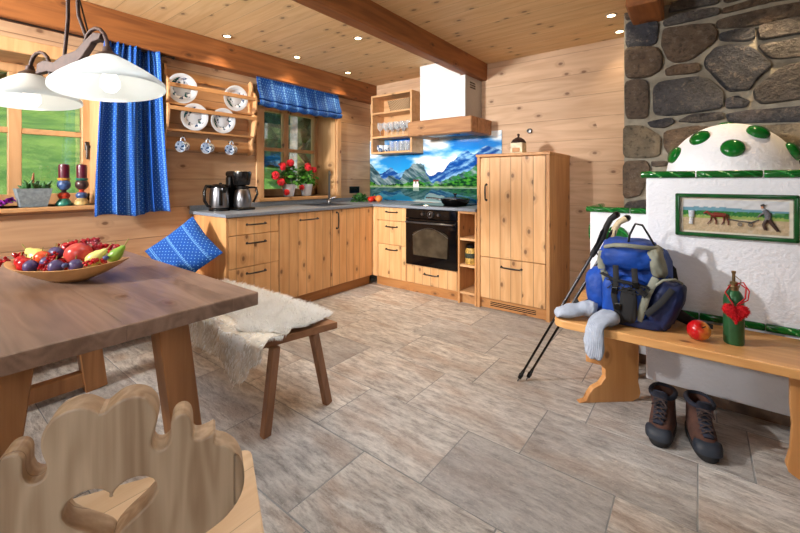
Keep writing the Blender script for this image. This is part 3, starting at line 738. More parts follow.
# printed glass splashback: mountain lake picture
def make_splash():
    x0, x1, z0, z1 = -3.495, -1.64, .905, 1.69
    NX, NZ = 340, 150
    def ridge(x, pts):
        for (a, h), (c, k) in zip(pts, pts[1:]):
            if a <= x <= c:
                t = (x-a)/(c-a); t = t*t*(3-2*t); return h+(k-h)*t
        return pts[-1][1]
    def N(*a): return noise.fractal(V(a), .9, 2.1, 5)
    far = [(0, .50), (.10, .44), (.20, .52), (.27, .44), (.34, .50), (.44, .56), (.52, .40), (.60, .46), (.68, .60), (.76, .76), (.83, .70), (.90, .80), (1, .74)]
    near = [(0, .62), (.06, .50), (.12, .36), (.20, .40), (.27, .34), (.33, .50), (.38, .58), (.43, .60), (.465, .56), (.49, .40), (.54, .30), (.62, .32), (.70, .40), (.78, .46), (.88, .60), (1, .66)]
    wood_ = [(0, .30), (.1, .25), (.3, .27), (.42, .33), (.5, .25), (.62, .28), (.8, .38), (1, .46)]
    H0 = .225
    def mixc(a, c, t): t = max(0, min(1, t)); return tuple(p+(q-p)*t for p, q in zip(a, c))
    def above(u, v):
        n = N(u*7, v*7, 1); n2 = N(u*26, v*26, 3)
        r1 = ridge(u, far)+.025*N(u*14, 0, 7); r2 = ridge(u, near)+.03*N(u*18, 0, 2)+.012*N(u*60, 0, 2); r3 = ridge(u, wood_)+.018*N(u*40, 0, 5)
        if v < H0+.02+.008*N(u*50, 1, 1): 
            return mixc((70, 118, 56), (190, 196, 160), .5*n2+.3)
        if v < r3: return mixc((8, 52, 30), (70, 150, 44), .45+1.5*n2+.4*n)
        if v < r2:
            sun = .5+.8*N(u*16+v*9, v*5, 9); g = mixc((26, 62, 76), (150, 170, 176), sun+.5*N(u*50+v*30, v*14, 2))
            return mixc(g, (44, 128, 50), .45-(v-r3)*3.4+n2*1.0+(u-.6)*1.5)
        if v < r1:
            return mixc((14, 70, 150), (130, 180, 222), .4+1.5*N(u*15-v*12, v*8, 4)+.6*n2)
        sky = mixc((50, 170, 236), (6, 96, 196), (v-.4)*1.5)
        cl = .42+1.0*N(u*3.2+.4, v*4.2, 12)+.35*math.exp(-((u-.62)/.2)**2)-.5*math.exp(-((u-.28)/.16)**2)*v
        return mixc(sky, (240, 248, 252), max(0, cl-.12)*1.5)
    def col(u, v):
        w = N(u*30, v*120, 2)
        if v < H0:
            vv = H0+(H0-v)*1.9+w*.012
            c = above(u+.006*w, vv); c = mixc(c, (18, 62, 62), .55 if vv < .62 else .35)
            if v > H0-.012: c = mixc(c, (200, 214, 200), .55)
        else: c = above(u, v)
        # white chapel with two small domes by the shore
        if .385 < u < .43 and H0 < v < H0+.05: c = (232, 232, 226)
        if (abs(u-.395) < .007 or abs(u-.418) < .007) and H0 < v < H0+.10: c = (238, 236, 230)
        if (abs(u-.395) < .009 or abs(u-.418) < .009) and H0+.085 < v < H0+.115: c = (150, 60, 50)
        if .385 < u < .43 and H0-.06 < v < H0: c = mixc(c, (200, 206, 204), .6)
        return lin(*[max(0, min(255, q)) for q in c])
    b = MB().grid(lambda u, v: V((x0+(x1-x0)*u, 3.858, z0+(z1-z0)*v)), NX, NZ, colfn=col)
    t = thing('splashback', ((x0+x1)/2, 3.86, z0), 'glossy splashback picture of a mountain lake with green peaks', 'splashback')
    MB().box(x0, 3.859, z0, x1, 3.868, z1).build('glass_panel', plain('blue_glass_edge', (30, 96, 160), .1), t)
    b.build('landscape_print', M['picture'], t)
make_splash()

# wall shelf with glasses
t = thing('wall_shelf', (-2.945, 3.87, 1.49), 'open pine wall shelf of three tiers left of the cooker hood', 'shelf')
b = MB().box(-3.262, 3.62, 1.49, -3.238, 3.856, 2.215, .002).box(-2.655, 3.62, 1.49, -2.631, 3.856, 2.215, .002)
b.box(-3.238, 3.62, 2.191, -2.655, 3.856, 2.215, .002).box(-3.238, 3.62, 1.49, -2.655, 3.856, 1.514, .002).box(-3.238, 3.845, 1.70, -2.655, 3.855, 2.19)
b.build('frame', M['fr_x'], t)
for z in (1.695, 1.99): MB().box(-3.238, 3.622, z-.012, -2.655, 3.845, z+.010, .002).build('shelf', M['fr_x'], t)
# basket on the top tier
def weave():
    tt = NT('woven_wicker'); o = tt.xyz(tt.obj())
    a = tt.m('SINE', tt.m('MULTIPLY', o[2], 330)); c = tt.m('SINE', tt.m('ADD', tt.m('MULTIPLY', o[0], 190), tt.m('MULTIPLY', o[1], 190)))
    k = tt.m('MULTIPLY', a, c)
    tt.pbr(tt.mix(tt.step(k, -.5, .5), lin(120, 84, 52), lin(206, 176, 136)), .7, 0.0, tt.bump(k, .003, .9)); return tt.mat
wk = weave()
def bask(u, v):
    a = 2*PI*u; f = 1+.28*v
    return V((-2.87+.145*f*math.cos(a), 3.715+.068*f*math.sin(a), 2.002+.115*v+.025*v*math.cos(a)**2))
b = MB().grid(bask, 36, 8, cu=True)
b.grid(lambda u, v: V((-2.87+.145*v*math.cos(2*PI*u), 3.715+.068*v*math.sin(2*PI*u), 2.003)), 36, 3, cu=True)
b.tube([bask(k/36, 1) for k in range(36)], .007, 6, closed=True)
tag(b.build('bread_basket', wk, smooth=60), 'oval wicker bread basket on the top tier of the wall shelf', 'basket')
# stemmed glasses, tumblers
def stem_glass(x, y, z):
    return MB().lathe([(0, .0), (.033, .0), (.033, .003), (.006, .008), (.004, .02), (.004, .065), (.02, .078), (.036, .105), (.038, .13), (.033, .17), (.0315, .17), (.036, .13), (.034, .108), (.018, .081), (0, .076)], Matrix.Translation((x, y, z)), 16)
def put_glasses():
    proto = None; k = 0
    for row, y in enumerate((3.68, 3.78)):
        for i in range(6):
            x = -3.16+i*.088+row*.03
            lbl = 'stemmed wine glass on the middle tier, %s row, %s' % (('front', 'back')[row], ('leftmost', 'second from left', 'third from left', 'fourth from left', 'fifth from left', 'rightmost')[i])
            if proto is None: o = proto = stem_glass(x, y, 1.7055).build('wine_glass', M['glassw'], smooth=40)
            else: o = copy_tree(proto, (x, y, 1.7055))
            tag(o, lbl, 'glass', 'wine glasses on the wall shelf')
    proto = None
    for row, y in enumerate((3.675, 3.77)):
        for i in range(4):
            x = -2.965+i*.078+row*.012
            lbl = 'straight tumbler on the bottom tier, %s row, %s' % (('front', 'back')[row], ('leftmost', 'second from left', 'third from left', 'rightmost')[i])
            if proto is None: o = proto = MB().lathe([(0, 0), (.03, 0), (.034, .12), (.032, .12), (.028, .008), (0, .008)], Matrix.Translation((x, y, 1.5145)), 16).build('tumbler', M['glassw'], smooth=40)
            else: o = copy_tree(proto, (x, y, 1.5145))
            tag(o, lbl, 'glass', 'tumblers on the wall shelf')
    for i, (x, w) in enumerate(((-3.15, .05), (-3.055, .036))):
        o = MB().lathe([(0, 0), (w*.6, 0), (w*.62, .005), (w*.95, .03), (w, .082), (w*.95, .082), (w*.9, .03), (w*.5, .008), (0, .008)], Matrix.Translation((x, 3.68, 1.5145)), 24).build('bowl', M['cup'], smooth=40)
        tag(o, ['blue and white china bowl at the left of the bottom tier', 'small blue and white china cup beside the tumblers'][i], 'bowl')
put_glasses()

# cooker hood
t = thing('cooker_hood', (-2.15, 3.86, 1.64), 'white cooker hood box with a rustic wooden beam collar', 'cooker hood')
MB().box(-2.431, 3.50, 1.80, -1.878, 3.868, 2.235, .003).box(-2.431, 3.50, 2.235, -1.935, 3.868, 2.412).build('duct_box', M['white'], t)
MB().box(-1.8775, 3.505, 1.81, -1.875, 3.868, 2.235).build('side_panel', M['greyp'], t)
g = MB()
for z in (2.12, 2.145, 2.17): g.box(-1.875, 3.60, z, -1.872, 3.72, z+.014)
g.build('vent_grille', M['blackp'], t)
b = MB(); bm = b.bm
b.box(-2.53, 3.40, 1.642, -1.755, 3.53, 1.797, .008).box(-2.53, 3.53, 1.642, -2.40, 3.856, 1.797, .008).box(-1.885, 3.53, 1.642, -1.755, 3.866, 1.797, .008)
for v in bm.verts: v.co += V((0, .006*noise.noise(v.co*6), .006*noise.noise(v.co*5+V((3, 1, 2)))))
b.build('beam_collar', M['beam_x'], t)
MB().box(-2.46, 3.345+.06, 1.795, -1.86, 3.5, 1.80).build('collar_top', M['beam_x'], t)
MB().box(-2.40, 3.53, 1.65, -1.885, 3.856, 1.67, .003).build('extractor', M['steel'], t)
MB().box(-2.30, 3.56, 1.645, -2.0, 3.62, 1.652).build('lamp_strip', M['blackp'], t)
ld = bpy.data.lights.new('hood_light', 'AREA'); ld.shape = 'RECTANGLE'; ld.size, ld.size_y = .3, .05; ld.energy = 1.6; ld.color = (1, .96, .9)
lo = bpy.data.objects.new('hood_light', ld); COL.objects.link(lo); lo.location = (-2.15, 3.59, 1.64)

# kettle and coffee machine
kx, ky = -3.30, 1.70
t = thing('kettle', (kx, ky, .90), 'black and steel electric kettle on the worktop end', 'kettle')
T = Matrix.Translation((kx, ky, 0))
MB().lathe([(0, .901), (.085, .901), (.085, .92), (.07, .928), (0, .928)], T, 24).build('base', M['blackp'], t, smooth=40)
MB().lathe([(0, .928), (.082, .928), (.084, .95), (.078, 1.05), (.07, 1.10), (.0, 1.10)], T, 24).build('body', M['steel'], t, smooth=40)
MB().lathe([(.071, 1.10), (.072, 1.115), (.05, 1.13), (0, 1.135)], T, 24).ball((kx+.02, ky, 1.135), (.018, .012, .01), 2).build('lid', M['blackp'], t, smooth=40)
MB().tube([(kx-.02, ky-.066, 1.11), (kx-.01, ky-.11, 1.115), (kx, ky-.13, 1.07), (kx, ky-.128, .99), (kx, ky-.10, .945), (kx, ky-.076, .94)], [(.018, .012)]*6, 10).build('handle', M['blackp'], t, smooth=60)
MB().prism([(.05, 1.02), (.105, 1.10), (.05, 1.11)], .04, Matrix.Translation((kx, ky-.02, 0)) @ MY @ Matrix.Identity(4)).xf(Matrix.Identity(4)).build('spout', M['blackp'], t)
MB().tube([(kx+.082, ky-.03, .95), (kx+.078, ky-.028, 1.08)], [(.016, .005)]*2, 8, flat=(0, 1, 0)).build('black_stripe', M['blackp'], t)
cx, cy = -3.28, 1.878
t = thing('coffee_machine', (cx, cy, .90), 'black filter coffee machine with a steel jug beside the kettle', 'coffee machine')
MB().box(cx-.10, cy-.085, .901, cx+.12, cy+.085, .925, .008).box(cx-.10, cy-.085, .925, cx-.03, cy+.085, 1.20, .012).build('body', M['blackp'], t)
MB().lathe([(0, 1.12), (.062, 1.12), (.072, 1.13), (.084, 1.225), (.082, 1.24), (0, 1.243)], Matrix.Translation((cx+.03, cy, 0)), 24).build('filter_housing', M['blackp'], t, smooth=40)
MB().box(cx-.10, cy-.086, 1.195, cx+.06, cy+.086, 1.246, .012).build('lid', M['blackp'], t)
j = MB().lathe([(0, .926), (.07, .926), (.075, .94), (.076, 1.0), (.062, 1.07), (.05, 1.09), (0, 1.09)], Matrix.Translation((cx+.045, cy, 0)), 24).build('jug', M['steel'], t, smooth=40)
MB().lathe([(.053, 1.085), (.055, 1.112), (.02, 1.118), (0, 1.118)], Matrix.Translation((cx+.045, cy, 0)), 24).build('jug_lid', M['blackp'], j, smooth=40)
MB().tube([(cx+.06, cy+.055, 1.10), (cx+.075, cy+.115, 1.10), (cx+.08, cy+.125, 1.04), (cx+.07, cy+.09, .965)], [(.012, .009)]*4, 8).build('jug_handle', M['blackp'], j, smooth=60)

# ================================================================== LEFT WALL
# curtain and rod
t = thing('curtain_rod', (-3.44, .9, 2.16), 'thin dark iron curtain rod along the wall above the wide window', 'curtain rod')
MB().tube([(-3.44, -.55, 2.175), (-3.44, 1.38, 2.175)], .007, 8).ball((-3.44, 1.385, 2.175), .014, 1).build('rod', M['iron'], t, smooth=60)
for y in (1.30, -.4): MB().tube([(-3.499, y, 2.165), (-3.44, y, 2.175)], .006, 6).build('bracket', M['iron'], t)
def curtain(u, v):
    # u across, v from bottom to top
    top0, top1, bt0, bt1 = .90, 1.255, .835, 1.36
    e = v**1.4
    yr = 1.340-.078*v**.8; yl = bt0*(1-e)+top0*e
    y = yl+(yr-yl)*u
    a = .026*(1-.35*v)
    x = -3.405+a*math.sin(u*2*PI*4.2+.4+.3*math.sin(v*3))+.012*math.sin(u*2*PI*9+1)*v
    y += .012*math.sin(u*2*PI*4.2+1.9)*(1-v)
    if .66 < u < .81: x = x*(1-min(1, (u-.66)/.02, (.81-u)/.02))+(-3.488)*min(1, (u-.66)/.02, (.81-u)/.02)
    z = .905+.012*math.sin(u*9)*(1-v)+1.28*v
    if v > .95: x += .006*math.sin(u*60)
    return V((x, y, z))
c = MB().grid(curtain, 200, 40, .92, 1.26)
o = c.build('curtain', M['fab'], smooth=80); md = o.modifiers.new('thick', 'SOLIDIFY'); md.thickness = .003
tag(o, 'blue curtain with white dots and flower stripes hanging beside the wide window', 'curtain')
# roman blind
prof = [(-3.435, 2.235), (-3.425, 2.15), (-3.405, 2.06), (-3.375, 1.985), (-3.372, 1.965), (-3.40, 1.955), (-3.37, 1.945), (-3.362, 1.925), (-3.375, 1.905), (-3.41, 1.90), (-3.42, 1.93)]
def blind(u, v):
    k = v*(len(prof)-1); i = min(int(k), len(prof)-2); f = k-i
    x = prof[i][0]*(1-f)+prof[i+1][0]*f; z = prof[i][1]*(1-f)+prof[i+1][1]*f
    wv = .006*math.sin(u*2*PI*7.2)*min(1, v*2)
    return V((x+wv, 2.135+1.085*u, z-.012*math.sin(u*PI)*min(1, v*1.5)+.004*math.sin(u*2*PI*7.2)*v))
b = MB().grid(blind, 90, 40, 1.085, .45)
t = thing('roman_blind', (-3.42, 2.68, 1.90), 'blue printed roman blind gathered up above the small window', 'blind')
o = b.build('fabric', M['fab_b'], t, smooth=70); md = o.modifiers.new('thick', 'SOLIDIFY'); md.thickness = .003; md.offset = -1
MB().box(-3.499, 2.14, 2.2, -3.44, 3.215, 2.235, .003).build('headrail', M['fr_y'], t)

# plate rack
t = thing('plate_rack', (-3.45, 1.70, 1.40), 'wooden wall plate rack with scalloped sides holding plates and cups', 'plate rack')
def rack_side(y):
    o = [(0, 1.40), (.05, 1.41), (.075, 1.45), (.06, 1.50), (.075, 1.55), (.11, 1.60), (.14, 1.72), (.135, 1.775), (.095, 1.80), (.14, 1.84), (.14, 1.95), (.11, 2.0), (.07, 2.03), (.075, 2.07), (.06, 2.115), (.03, 2.125), (0, 2.10)]
    return MB().prism(o, .018, Matrix.Translation((-3.499, y, 0)) @ MY, bev=.002).build('side_panel', M['fr_z'], t)
for y in (1.312, 2.085): rack_side(y)
b = MB().box(-3.498, 1.315, 1.79, -3.405, 2.085, 1.806, .002); b.build('shelf', M['rack'], t)
MB().box(-3.498, 1.315, 1.572, -3.405, 2.085, 1.588, .002).build('shelf', M['rack'], t)
for z in (1.925, 1.738): MB().box(-3.376, 1.308, z, -3.360, 2.10, z+.032, .003).build('rail', M['rack'], t)
MB().box(-3.498, 1.315, 1.425, -3.48, 2.085, 1.53, .002).build('peg_strip', M['rack'], t)
MB().box(-3.498, 1.315, 2.02, -3.485, 2.085, 2.09, .002).build('top_strip', M['rack'], t)
hooks = [(1.455, 1.515), (1.665, 1.515), (1.88, 1.515)]
for y, z in hooks: MB().tube([(-3.48, y, z), (-3.43, y, z+.006), (-3.415, y, z+.022)], .005, 6).build('hook', M['iron'], t, smooth=60)
def plate_mesh(r):
    k = r/.12
    return [(0, .004), (.062*k, .004), (.068*k, .002), (.075*k, .010), (.118*k, .020), (.12*k, .0195), (.12*k, .017), (.078*k, .004), (.06*k, -.002), (.058*k, -.004), (.05*k, -.002), (0, -.001)]
pl = None
for y, z, r, lb in ((1.436, 1.806, .122, 'large blue flowered plate on the upper tier, nearest the curtain'), (1.905, 1.806, .117, 'blue flowered plate on the upper tier, nearest the small window'),
                    (1.535, 1.588, .115, 'blue flowered plate on the lower tier, nearest the curtain'), (1.785, 1.588, .113, 'blue flowered plate on the lower tier, nearest the small window')):
    tilt = math.radians(98)
    loc = (-3.409, y, z+r*math.sin(tilt)+.003); rot = Euler((0, tilt, 0)).to_matrix().to_euler()
    rot = (Matrix.Rotation(tilt, 3, 'Y') @ Matrix.Rotation(y*3, 3, 'Z')).to_euler()
    if pl is None:
        o = pl = MB().lathe(plate_mesh(.12), None, 40).build('plate', M['china'], smooth=50, origin=(0, 0, 0)); o.location = loc; o.rotation_euler = rot; o.scale = (r/.12,)*3
        tag(o, lb, 'plate', 'painted plates in the wall rack')
    else:
        copy_tree(pl, loc, rot, lb, scale=r/.12)
cp = None
for (y, z), lb in zip(hooks, ('blue flowered cup hanging under the plate rack, nearest the curtain', 'blue flowered cup hanging under the plate rack, middle of the three', 'blue flowered cup hanging under the plate rack, nearest the small window')):
    loc = (-3.418, y, z-.066); rot = (.0, 0, 0)
    if cp is None:
        R = Matrix.Scale(1.2, 4) @ Matrix.Rotation(math.radians(28), 4, 'Z') @ Matrix.Rotation(math.radians(98), 4, 'X')
        o = cp = MB().lathe([(0, -.034), (.024, -.034), (.034, -.02), (.04, .034), (.038, .034), (.031, -.018), (0, -.028)], R, 24).build('cup', M['cup'], smooth=50, origin=(0, 0, 0))
        WORLD[o.name] = V((0, 0, 0))
        hp = [R @ V((.0, .036+.028*math.sin(PI*k/10), .022*math.cos(PI*k/10))) for k in range(11)]
        hp = [R @ V((0, .022*0+.038+.026*math.sin(PI*k/10), .022*math.cos(PI*k/10))) for k in range(11)]
        MB().tube(hp, .0052, 6).build('handle', M['cup'], o, smooth=60)
        o.location = loc; tag(o, lb, 'cup', 'painted cups under the plate rack')
    else: copy_tree(cp, loc, rot, lb)

# geraniums
def geranium(y, label, heads, seed):
    rng = random.Random(seed); x, z = -3.58, .985
    t = thing('potted_geranium', (x, y, z), label, 'potted plant', 'geraniums on the small windowsill')
    MB().lathe([(0, .002), (.052, .002), (.072, .12), (.075, .135), (.07, .135), (.066, .115), (0, .115)], Matrix.Translation((x, y, z)), 24).build('pot', M['potw'], t, smooth=40)
    MB().lathe([(0, .118), (.066, .118)], Matrix.Translation((x, y, z)), 16).build('soil', M['soil'], t)
    lf = MB(); st = MB()
    for k in range(105):
        a, el = rng.uniform(0, 2*PI), rng.uniform(-.1, 1.4); R = rng.uniform(.07, .135)
        c = V((x+R*math.cos(a)*math.cos(el)*.9, y+R*math.sin(a)*math.cos(el), z+.15+R*1.5*math.sin(el)))
        n = (c-V((x, y, z+.08))).normalized()+V((rng.uniform(-.5, .5), rng.uniform(-.5, .5), rng.uniform(-.2, .5)))
        q = n.to_track_quat('Z', 'Y').to_matrix().to_4x4(); q.translation = c
        r = rng.uniform(.018, .034)
        lf.lathe([(0, -.004), (r*.5, 0), (r*.85, .003), (r, -.002)], q, 9)
        if k % 5 == 0: st.tube([(x, y, z+.115), tuple(c)], .0025, 5)
    lf.build('leaves', M['leaf'], t, smooth=80); st.build('stems', M['dleaf'], t)
    for (dy, dz, r) in heads:
        f = MB(); c = V((x+.07, y+dy, z+dz))
        for k in range(34):
            d = V((rng.gauss(0, 1), rng.gauss(0, 1), rng.gauss(0, 1))).normalized()
            q = d.to_track_quat('Z', 'Y').to_matrix().to_4x4(); q.translation = c+d*r*.9
            f.lathe([(0, 0), (.012, .004), (.017, -.003)], q, 5)
        f.ball(c, (r*.8,)*3, 1)
        f.build('blossom', M['red'], t)
        MB().tube([(x, y, z+.13), (x+.04, y+dy*.7, z+dz*.6), tuple(c)], .003, 5).build('flower_stem', M['dleaf'], t)
geranium(2.625, 'red geranium in a white pot on the sill, nearer the coffee machine', [(-.13, .33, .042), (-.22, .23, .045), (-.15, .16, .04), (-.08, .05, .03), (-.03, .37, .04)], 3)
geranium(2.865, 'red geranium in a white pot on the sill, nearer the kitchen corner', [(-.03, .33, .046), (-.12, .10, .026), (.05, .30, .03)], 8)

# things on the wide windowsill
def planter():
    x, y, z = -3.585, .555, .985
    t = thing('succulent_planter', (x, y, z), 'grey zinc square planter with a green succulent on the windowsill', 'potted plant')
    b = MB(); bm = b.bm
    def ring(h, w, l): return [bm.verts.new((x+sx*w, y+sy*l, z+h)) for sx, sy in ((-1, -1), (1, -1), (1, 1), (-1, 1))]
    rs = [ring(.001, .05, .066), ring(.125, .068, .09), ring(.125, .064, .086), ring(.105, .060, .082)]
    bm.faces.new(rs[0][::-1]); bm.faces.new(rs[-1])
    for p, q in zip(rs, rs[1:]):
        for k in range(4): bm.faces.new((p[k], p[(k+1) % 4], q[(k+1) % 4], q[k]))
    bmesh.ops.recalc_face_normals(bm, faces=bm.faces)
    b.build('planter', M['zinc'], t)
    MB().box(x-.06, y-.08, z+.10, x+.06, y+.08, z+.112).build('gravel', plain('white_gravel', (190, 190, 186), .9, var=.3, scale=150), t)
    rng = random.Random(2); l = MB()
    for k in range(46):
        a = rng.uniform(0, 2*PI); r = rng.uniform(.0, .05); px, py = x+r*math.cos(a), y+1.35*r*math.sin(a)
        h = rng.uniform(.03, .075); dx, dy = rng.uniform(-.03, .03)+.3*r*math.cos(a), rng.uniform(-.03, .03)+.3*r*math.sin(a)
        l.tube([(px, py, z+.11), (px+dx*.5, py+dy*.5, z+.11+h*.6), (px+dx, py+dy, z+.11+h)], [.005, .012, .003], 6)
    l.build('foliage', M['dleaf'], t, smooth=60)
    MB().tube([(x, y, z+.11), (x-.004, y, z+.19), (x, y+.004, z+.232)], [.006, .009, .003], 6).build('flower_stem', plain('dry_flower', (150, 96, 70), .8, var=.4, scale=120), t, smooth=60)
planter()
def candlestick(x, y, seed, label, lab2):
    z = .985; t = thing('candlestick', (x, y, z), label, 'candlestick', 'painted candlesticks on the windowsill')
    T = Matrix.Translation((x, y, z))
    cols = [(58, 84, 130), (176, 150, 96), (30, 110, 96), (190, 60, 36), (210, 150, 60), (60, 40, 40)]
    rng = random.Random(seed); rng.shuffle(cols)
    secs = [('foot', [(0, .001), (.046, .001), (.048, .012), (.04, .03), (.026, .05)]), ('lower_knob', [(.026, .05), (.034, .062), (.036, .075), (.026, .092)]), ('neck', [(.026, .092), (.014, .10), (.014, .108), (.022, .114)]), ('upper_knob', [(.022, .114), (.036, .13), (.04, .145), (.038, .165), (.03, .178)]), ('cup', [(.03, .178), (.036, .184), (.036, .195), (0, .195)])]
    for i, (nm, pr) in enumerate(secs): MB().lathe(pr, T, 20).build(nm, plain('folk_paint', cols[i], .3, var=.5, scale=45), t, smooth=45)
    c = MB().lathe([(0, .196), (.031, .196), (.032, .275), (.029, .292), (.012, .297), (0, .295)], T, 20).tube([(x, y, z+.294), (x, y, z+.303)], .0015, 5).build('candle', M['candle'], smooth=45)
    tag(c, lab2, 'candle', 'dark red candles on the windowsill')
M['candle'] = plain('burgundy_wax', (84, 14, 36), .3, var=.1)
candlestick(-3.575, .715, 1, 'painted wooden candlestick next to the zinc planter', 'dark red candle on the candlestick next to the zinc planter')
candlestick(-3.56, .812, 5, 'painted wooden candlestick next to the window handle post', 'dark red candle on the candlestick next to the window post')
t = thing('flower_sprig', (-3.60, .42, .985), 'small purple flower sprig lying at the left end of the windowsill', 'flower')
MB().tube([(-3.60, .32, .992), (-3.59, .40, 1.0), (-3.58, .46, 1.03)], .003, 5).build('stem', M['dleaf'], t)
f = MB()
for k in range(12):
    q = V((random.gauss(0, 1), random.gauss(0, 1), random.gauss(0, 1)+.5)).to_track_quat('Z', 'Y').to_matrix().to_4x4(); q.translation = V((-3.59, .37+.008*k, 1.005+.003*k))
    f.lathe([(0, 0), (.014, .004), (.024, -.002)], q, 6)
f.build('petals', plain('purple_petal', (150, 40, 170), .6, var=.3), t)

# ================================================================== DINING CORNER
# pendant lamp
def lamp():
    A = V((-1.672, .455, 1.612)); B_ = V((-2.105, .318, 1.59))       # tops of the two shades
    ax = (A-B_); ax.z = 0; ax.normalize(); c = (A+B_)/2
    t = thing('pendant_lamp', (c.x, c.y, 1.5), 'rusty iron pendant lamp with two white glass shades over the table', 'pendant lamp')
    # ceiling rose and rods
    MB().lathe([(0, 2.414), (.06, 2.414), (.055, 2.395), (.015, 2.385), (0, 2.385)], Matrix.Translation((c.x, c.y, 0)), 24).build('ceiling_rose', M['rust'], t, smooth=40)
    top = V((c.x, c.y, 2.39))
    p1 = V((-1.938, .385, 1.585)); p2 = V((-1.780, .428, 1.665))
    for p, q in ((p1, V((-1.90, .392, 1.78))), (p2, V((-1.838, .41, 1.78)))):
        MB().tube([tuple(p), tuple(q), tuple(q.lerp(top, .35)+V((0, 0, .02))), tuple(top)], .0065, 8).build('rod', M['rust'], t, smooth=60)
    MB().tube([tuple(top), (c.x-.01, c.y+.01, 2.0), tuple(p2+V((0, 0, .03)))], .003, 6).build('cable', M['blackp'], t, smooth=60)
    # carved bracket
    b = MB()
    o = [(-.19, -.035), (-.12, -.03), (-.06, -.045), (.02, -.035), (.09, .005), (.14, .05), (.18, .055), (.19, .075), (.15, .085), (.10, .06), (.05, .03), (-.03, .02), (-.08, .0), (-.14, .015), (-.18, .005)]
    R = Matrix((( ax.x, 0, -ax.y, 0), (ax.y, 0, ax.x, 0), (0, 1, 0, 0), (0, 0, 0, 1)))
    b.prism(o, .022, Matrix.Translation((c.x+.02, c.y-.006, 1.615)) @ R, bev=.003).build('bracket', M['rust'], t)
    for S, s, nm in ((A, 1, 1), (B_, -1, 0)):
        base = c+V((0, 0, 1.60-c.z))+ax*(.10*s)+V((0, 0, .05 if s > 0 else -.01))
        h = .085 if s > 0 else .075
        pts = [base+V((0, 0, -.04))]
        for k in range(9):
            a = PI*k/8; pts.append(base.lerp(V((S.x, S.y, base.z)), .5-.5*math.cos(a))+V((0, 0, h*math.sin(a)*.9+(S.z+.02-base.z)*(k/8))))
        MB().tube([tuple(p) for p in pts], .007, 8).build('arm', M['rust'], t, smooth=60)
        Rt = Matrix.Translation(S) @ Matrix.Rotation(math.radians(7 if s > 0 else 4), 4, V((ax.y, -ax.x, 0)))
        MB().lathe([(0, .03), (.012, .03), (.016, .012), (.034, .0), (.042, -.012), (0, -.012)], Rt, 20).build('shade_cap', M['rust'], t, smooth=40)
        R2 = .172 if s > 0 else .172; kx = 1.0 if s > 0 else .93
        pr = [(.036, -.006), (.07, -.028), (.115, -.060), (.15, -.088), (.17, -.108), (R2, -.122), (R2-.002, -.124), (.166, -.110), (.146, -.090), (.11, -.062), (.066, -.031), (.034, -.010)]
        sh = MB().lathe(pr, Rt @ Matrix.Scale(kx, 4), 48).build('lamp_shade', M['lampglass'], t, smooth=60)
        MB().lathe([(0, -.135), (.016, -.132), (.029, -.115), (.03, -.095), (.018, -.06), (.014, -.03), (0, -.03)], Rt, 16).build('bulb', M['bulb'], t, smooth=60)
        ld = bpy.data.lights.new('lamp_light', 'POINT'); ld.energy = LAMP_W; ld.shadow_soft_size = .045; ld.color = (1, .93, .82)
        lo = bpy.data.objects.new('lamp_light', ld); COL.objects.link(lo); lo.location = Rt @ V((0, 0, -.19))
lamp()

# table
t = thing('dining_table', (-2.1, .39, 0), 'large brown oak dining table with splayed trestle legs', 'table')
MB().box(-2.93, -.02, .712, -1.27, .80, .76, .006, seg=2).build('tabletop', M['table'], t)
for x in (-1.52, -2.70):
    for s in (-1, 1):
        MB().bar((x, .39+s*.20, .712), (x, .39+s*.285, 0), .10, .085, (1, 0, 0), .004).build('leg', M['table_e'], t)
    MB().box(x-.045, .12, .65, x+.045, .66, .712, .004).build('cross_rail', M['table_e'], t)
    MB().box(x-.03, .16, .03, x+.03, .62, .11, .004).build('foot_rail', M['table_e'], t)

# corner bench behind the table with the cushion
t = thing('corner_bench', (-3.28, .45, 0), 'wooden bench along the window wall behind the dining table', 'bench')
MB().box(-3.495, -.6, .345, -3.05, 1.53, .385, .005).build('seat', M['fr_y'], t)
for y in (-.5, 1.45): MB().box(-3.45, y-.02, 0, -3.10, y+.02, .345, .003).build('leg', M['fr_z'], t)
def cushion():
    def pt(u, v, s):
        x, y = (u-.5)*2, (v-.5)*2
        e = (1-abs(x)**2.6)*(1-abs(y)**2.6); pin = 1-.06*(1-abs(x))*(abs(y) > .999)-.05
        kx = 1-.07*(1-x*x)*0 - .06*(1-y*y)*0
        px = x*.2*(1-.07*(1-abs(y))**1.0*abs(x)); py = y*.2*(1-.07*(1-abs(x))*abs(y))
        return V((px, py, s*(.075*max(0, e)**.55+.002)))
    b = MB()
    b.grid(lambda u, v: pt(u, v, 1), 22, 22, .4, .4); b.grid(lambda u, v: pt(u, v, -1), 22, 22, .4, .4)
    n = V((.60, -.66, .42)).normalized()
    zax = n; up = V((0, 0, 1)); yv = (up-zax*up.dot(zax)).normalized(); xv = yv.cross(zax)
    Mt = Matrix((xv, yv, zax)).transposed().to_4x4() @ Matrix.Rotation(math.radians(43), 4, 'Z')
    Mt = Matrix.Translation((-3.058, 1.305, .628)) @ Mt
    b.xf(Mt)
    o = b.build('cushion', M['fab_c'], smooth=70)
    tag(o, 'blue dotted cushion standing on its corner against the drawer cabinet', 'cushion')
cushion()

